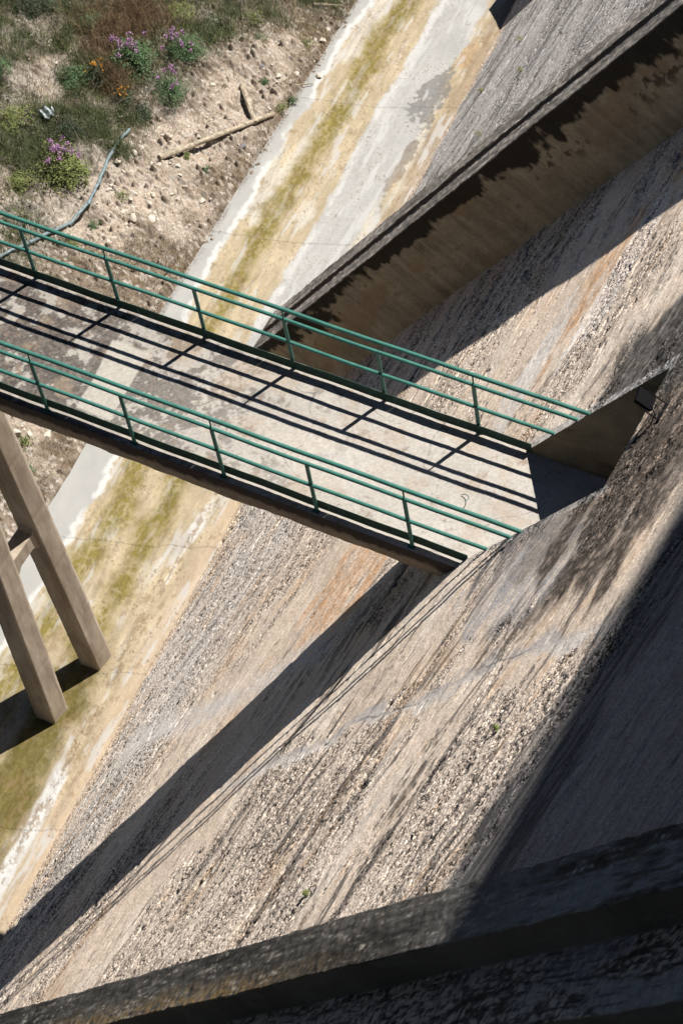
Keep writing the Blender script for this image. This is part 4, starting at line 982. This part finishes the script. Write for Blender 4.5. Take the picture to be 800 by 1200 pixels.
G2 = 'orange flowering bushes'
shrub('orange_bush', -11.05, 14.60, .30, .28, 1500, m_leaf_d, 'dark bush with orange flowers among the rusty grass', 'shrub', G2, 14, m_orange, .020, 5, .018)
shrub('orange_bush', -10.35, 14.45, .30, .22, 1500, m_leaf_d, 'low dark bush speckled orange, below the pink shrubs', 'shrub', G2, 14, m_orange, .018, 6, .018)
GB = 'low dark scrub bushes on the slope'
for k, (bx_, by_, r_, lb_) in enumerate([(-13.2, 15.6, .42, 'dark low bush in the top left corner of the slope'), (-11.45, 14.2, .36, 'dark green bush left of the rusty grass'), (-11.05, 17.6, .40, 'dark bush at the top edge behind the pink shrubs'),
        (-10.6, 12.75, .34, 'dark low bush above the yellowish flowering shrub'), (-12.15, 15.9, .40, 'olive bush beside the rusty grass at the top'), (-11.55, 12.2, .36, 'dark bush at the left edge below the plastic bag'),
        (-9.95, 14.35, .24, 'small olive bush just above the end of the pipe'), (-12.5, 13.2, .34, 'dark bush at the left edge of the pale soil patch'), (-10.55, 10.9, .30, 'olive bush at the left edge just above the railing')]):
    shrub('scrub_bush', bx_, by_, r_ * 1.2, r_ * .8, 3000, (m_leaf_d, m_leaf, m_leaf2)[k % 3], lb_, 'bush', GB, 0, None, 0, 60 + k, .019, 16)
G3 = 'low green weeds on the slope'
WEEDS = [(-8.85, 11.95, .16, 'leafy green weed between the pipe and the bare dirt'), (-8.9, 10.9, .15, 'green weed just below the pipe coupling by the railing'), (-8.75, 10.1, .14, 'green weed right of the pipe behind the railing'), (-8.75, 17.2, .12, 'green tuft beside the dark rounded stone'),
         (-8.05, 16.7, .13, 'green tuft between the timber pole and the channel'), (-8.0, 17.1, .12, 'bright tuft near the thin grey stick'), (-8.6, 13.9, .10, 'small weed above the long timber pole'), (-8.1, 13.8, .09, 'small weed below the long timber pole'),
         (-8.7, 18.9, .18, 'weed in brown litter near the top of the slope'), (-9.4, 18.2, .2, 'broad green weed above the bare dirt'), (-6.45, 6.45, .13, 'bright green tuft right of the bleached branch'), (-6.9, 6.0, .12, 'green tuft left of the bleached branch'), (-6.55, 5.15, .14, 'green tuft below the boulder by the pier leg'), (-6.2, 4.7, .12, 'lowest green tuft beside the pier leg'), (-9.8, 18.6, .22, 'green weed at the top right of the shrubs'), (-10.4, 18.0, .24, 'leafy green plant behind the topmost pink shrub')]
for k, (x, y, r, lb) in enumerate(WEEDS):
    shrub('weed', x, y, r * 1.25, r * .8, 260, m_leaf if k % 2 else m_leaf2, lb, 'weed', G3, 0, None, 0, 20 + k, .020, 4)
# small plants rooted in the dam face and toe crack
G4 = 'small plants rooted in the dam face'
def face_weed(y, z, r, label, rust=False):
    x = xd(z); rs = np.random.RandomState(int(abs(y * 100))); e = tag(empty('wall_plant', (x - .01, y, z + .01)), label, 'plant', G4)
    V, Q = leaf_cloud(rs, 150, r, r * .9, .013); np_mesh('foliage', V, Q, m_leaf2, None, e)
    b = MB(); rnd = random.Random(int(y * 77))
    for k in range(7): a = rnd.random() * 6.28; b.tube([(0.02, 0, -.03), (r * .8 * math.cos(a) - .03, r * .8 * math.sin(a), r * rnd.uniform(-.6, .8))], [.004, .002], 5)
    b.build('stems', m_rust if rust else m_stem, e)
face_weed(19.5, -13.0, .10, 'green tuft high on the grey gravel face, nearest the top edge', True)
face_weed(15.4, -11.36, .12, 'rust-stemmed tuft in the middle of the grey gravel face', True)
face_weed(17.3, -11.4, .08, 'small tuft beside a crack in the grey gravel face', True)
face_weed(18.2, -13.4, .07, 'tiny green tuft close to the toe on the grey face')
face_weed(13.6, -13.4, .16, 'green growth in the toe crack above the far rib')
face_weed(14.4, -13.6, .10, 'sparse dry plant on the lower grey face near the toe', True)
face_weed(-3.45, 3.15, .03, 'green moss tuft beside a loose stone at the shadow edge')
face_weed(-5.0, .9, .035, 'yellow green tuft on the gravel above the lower rib')
print('end', time.process_time())
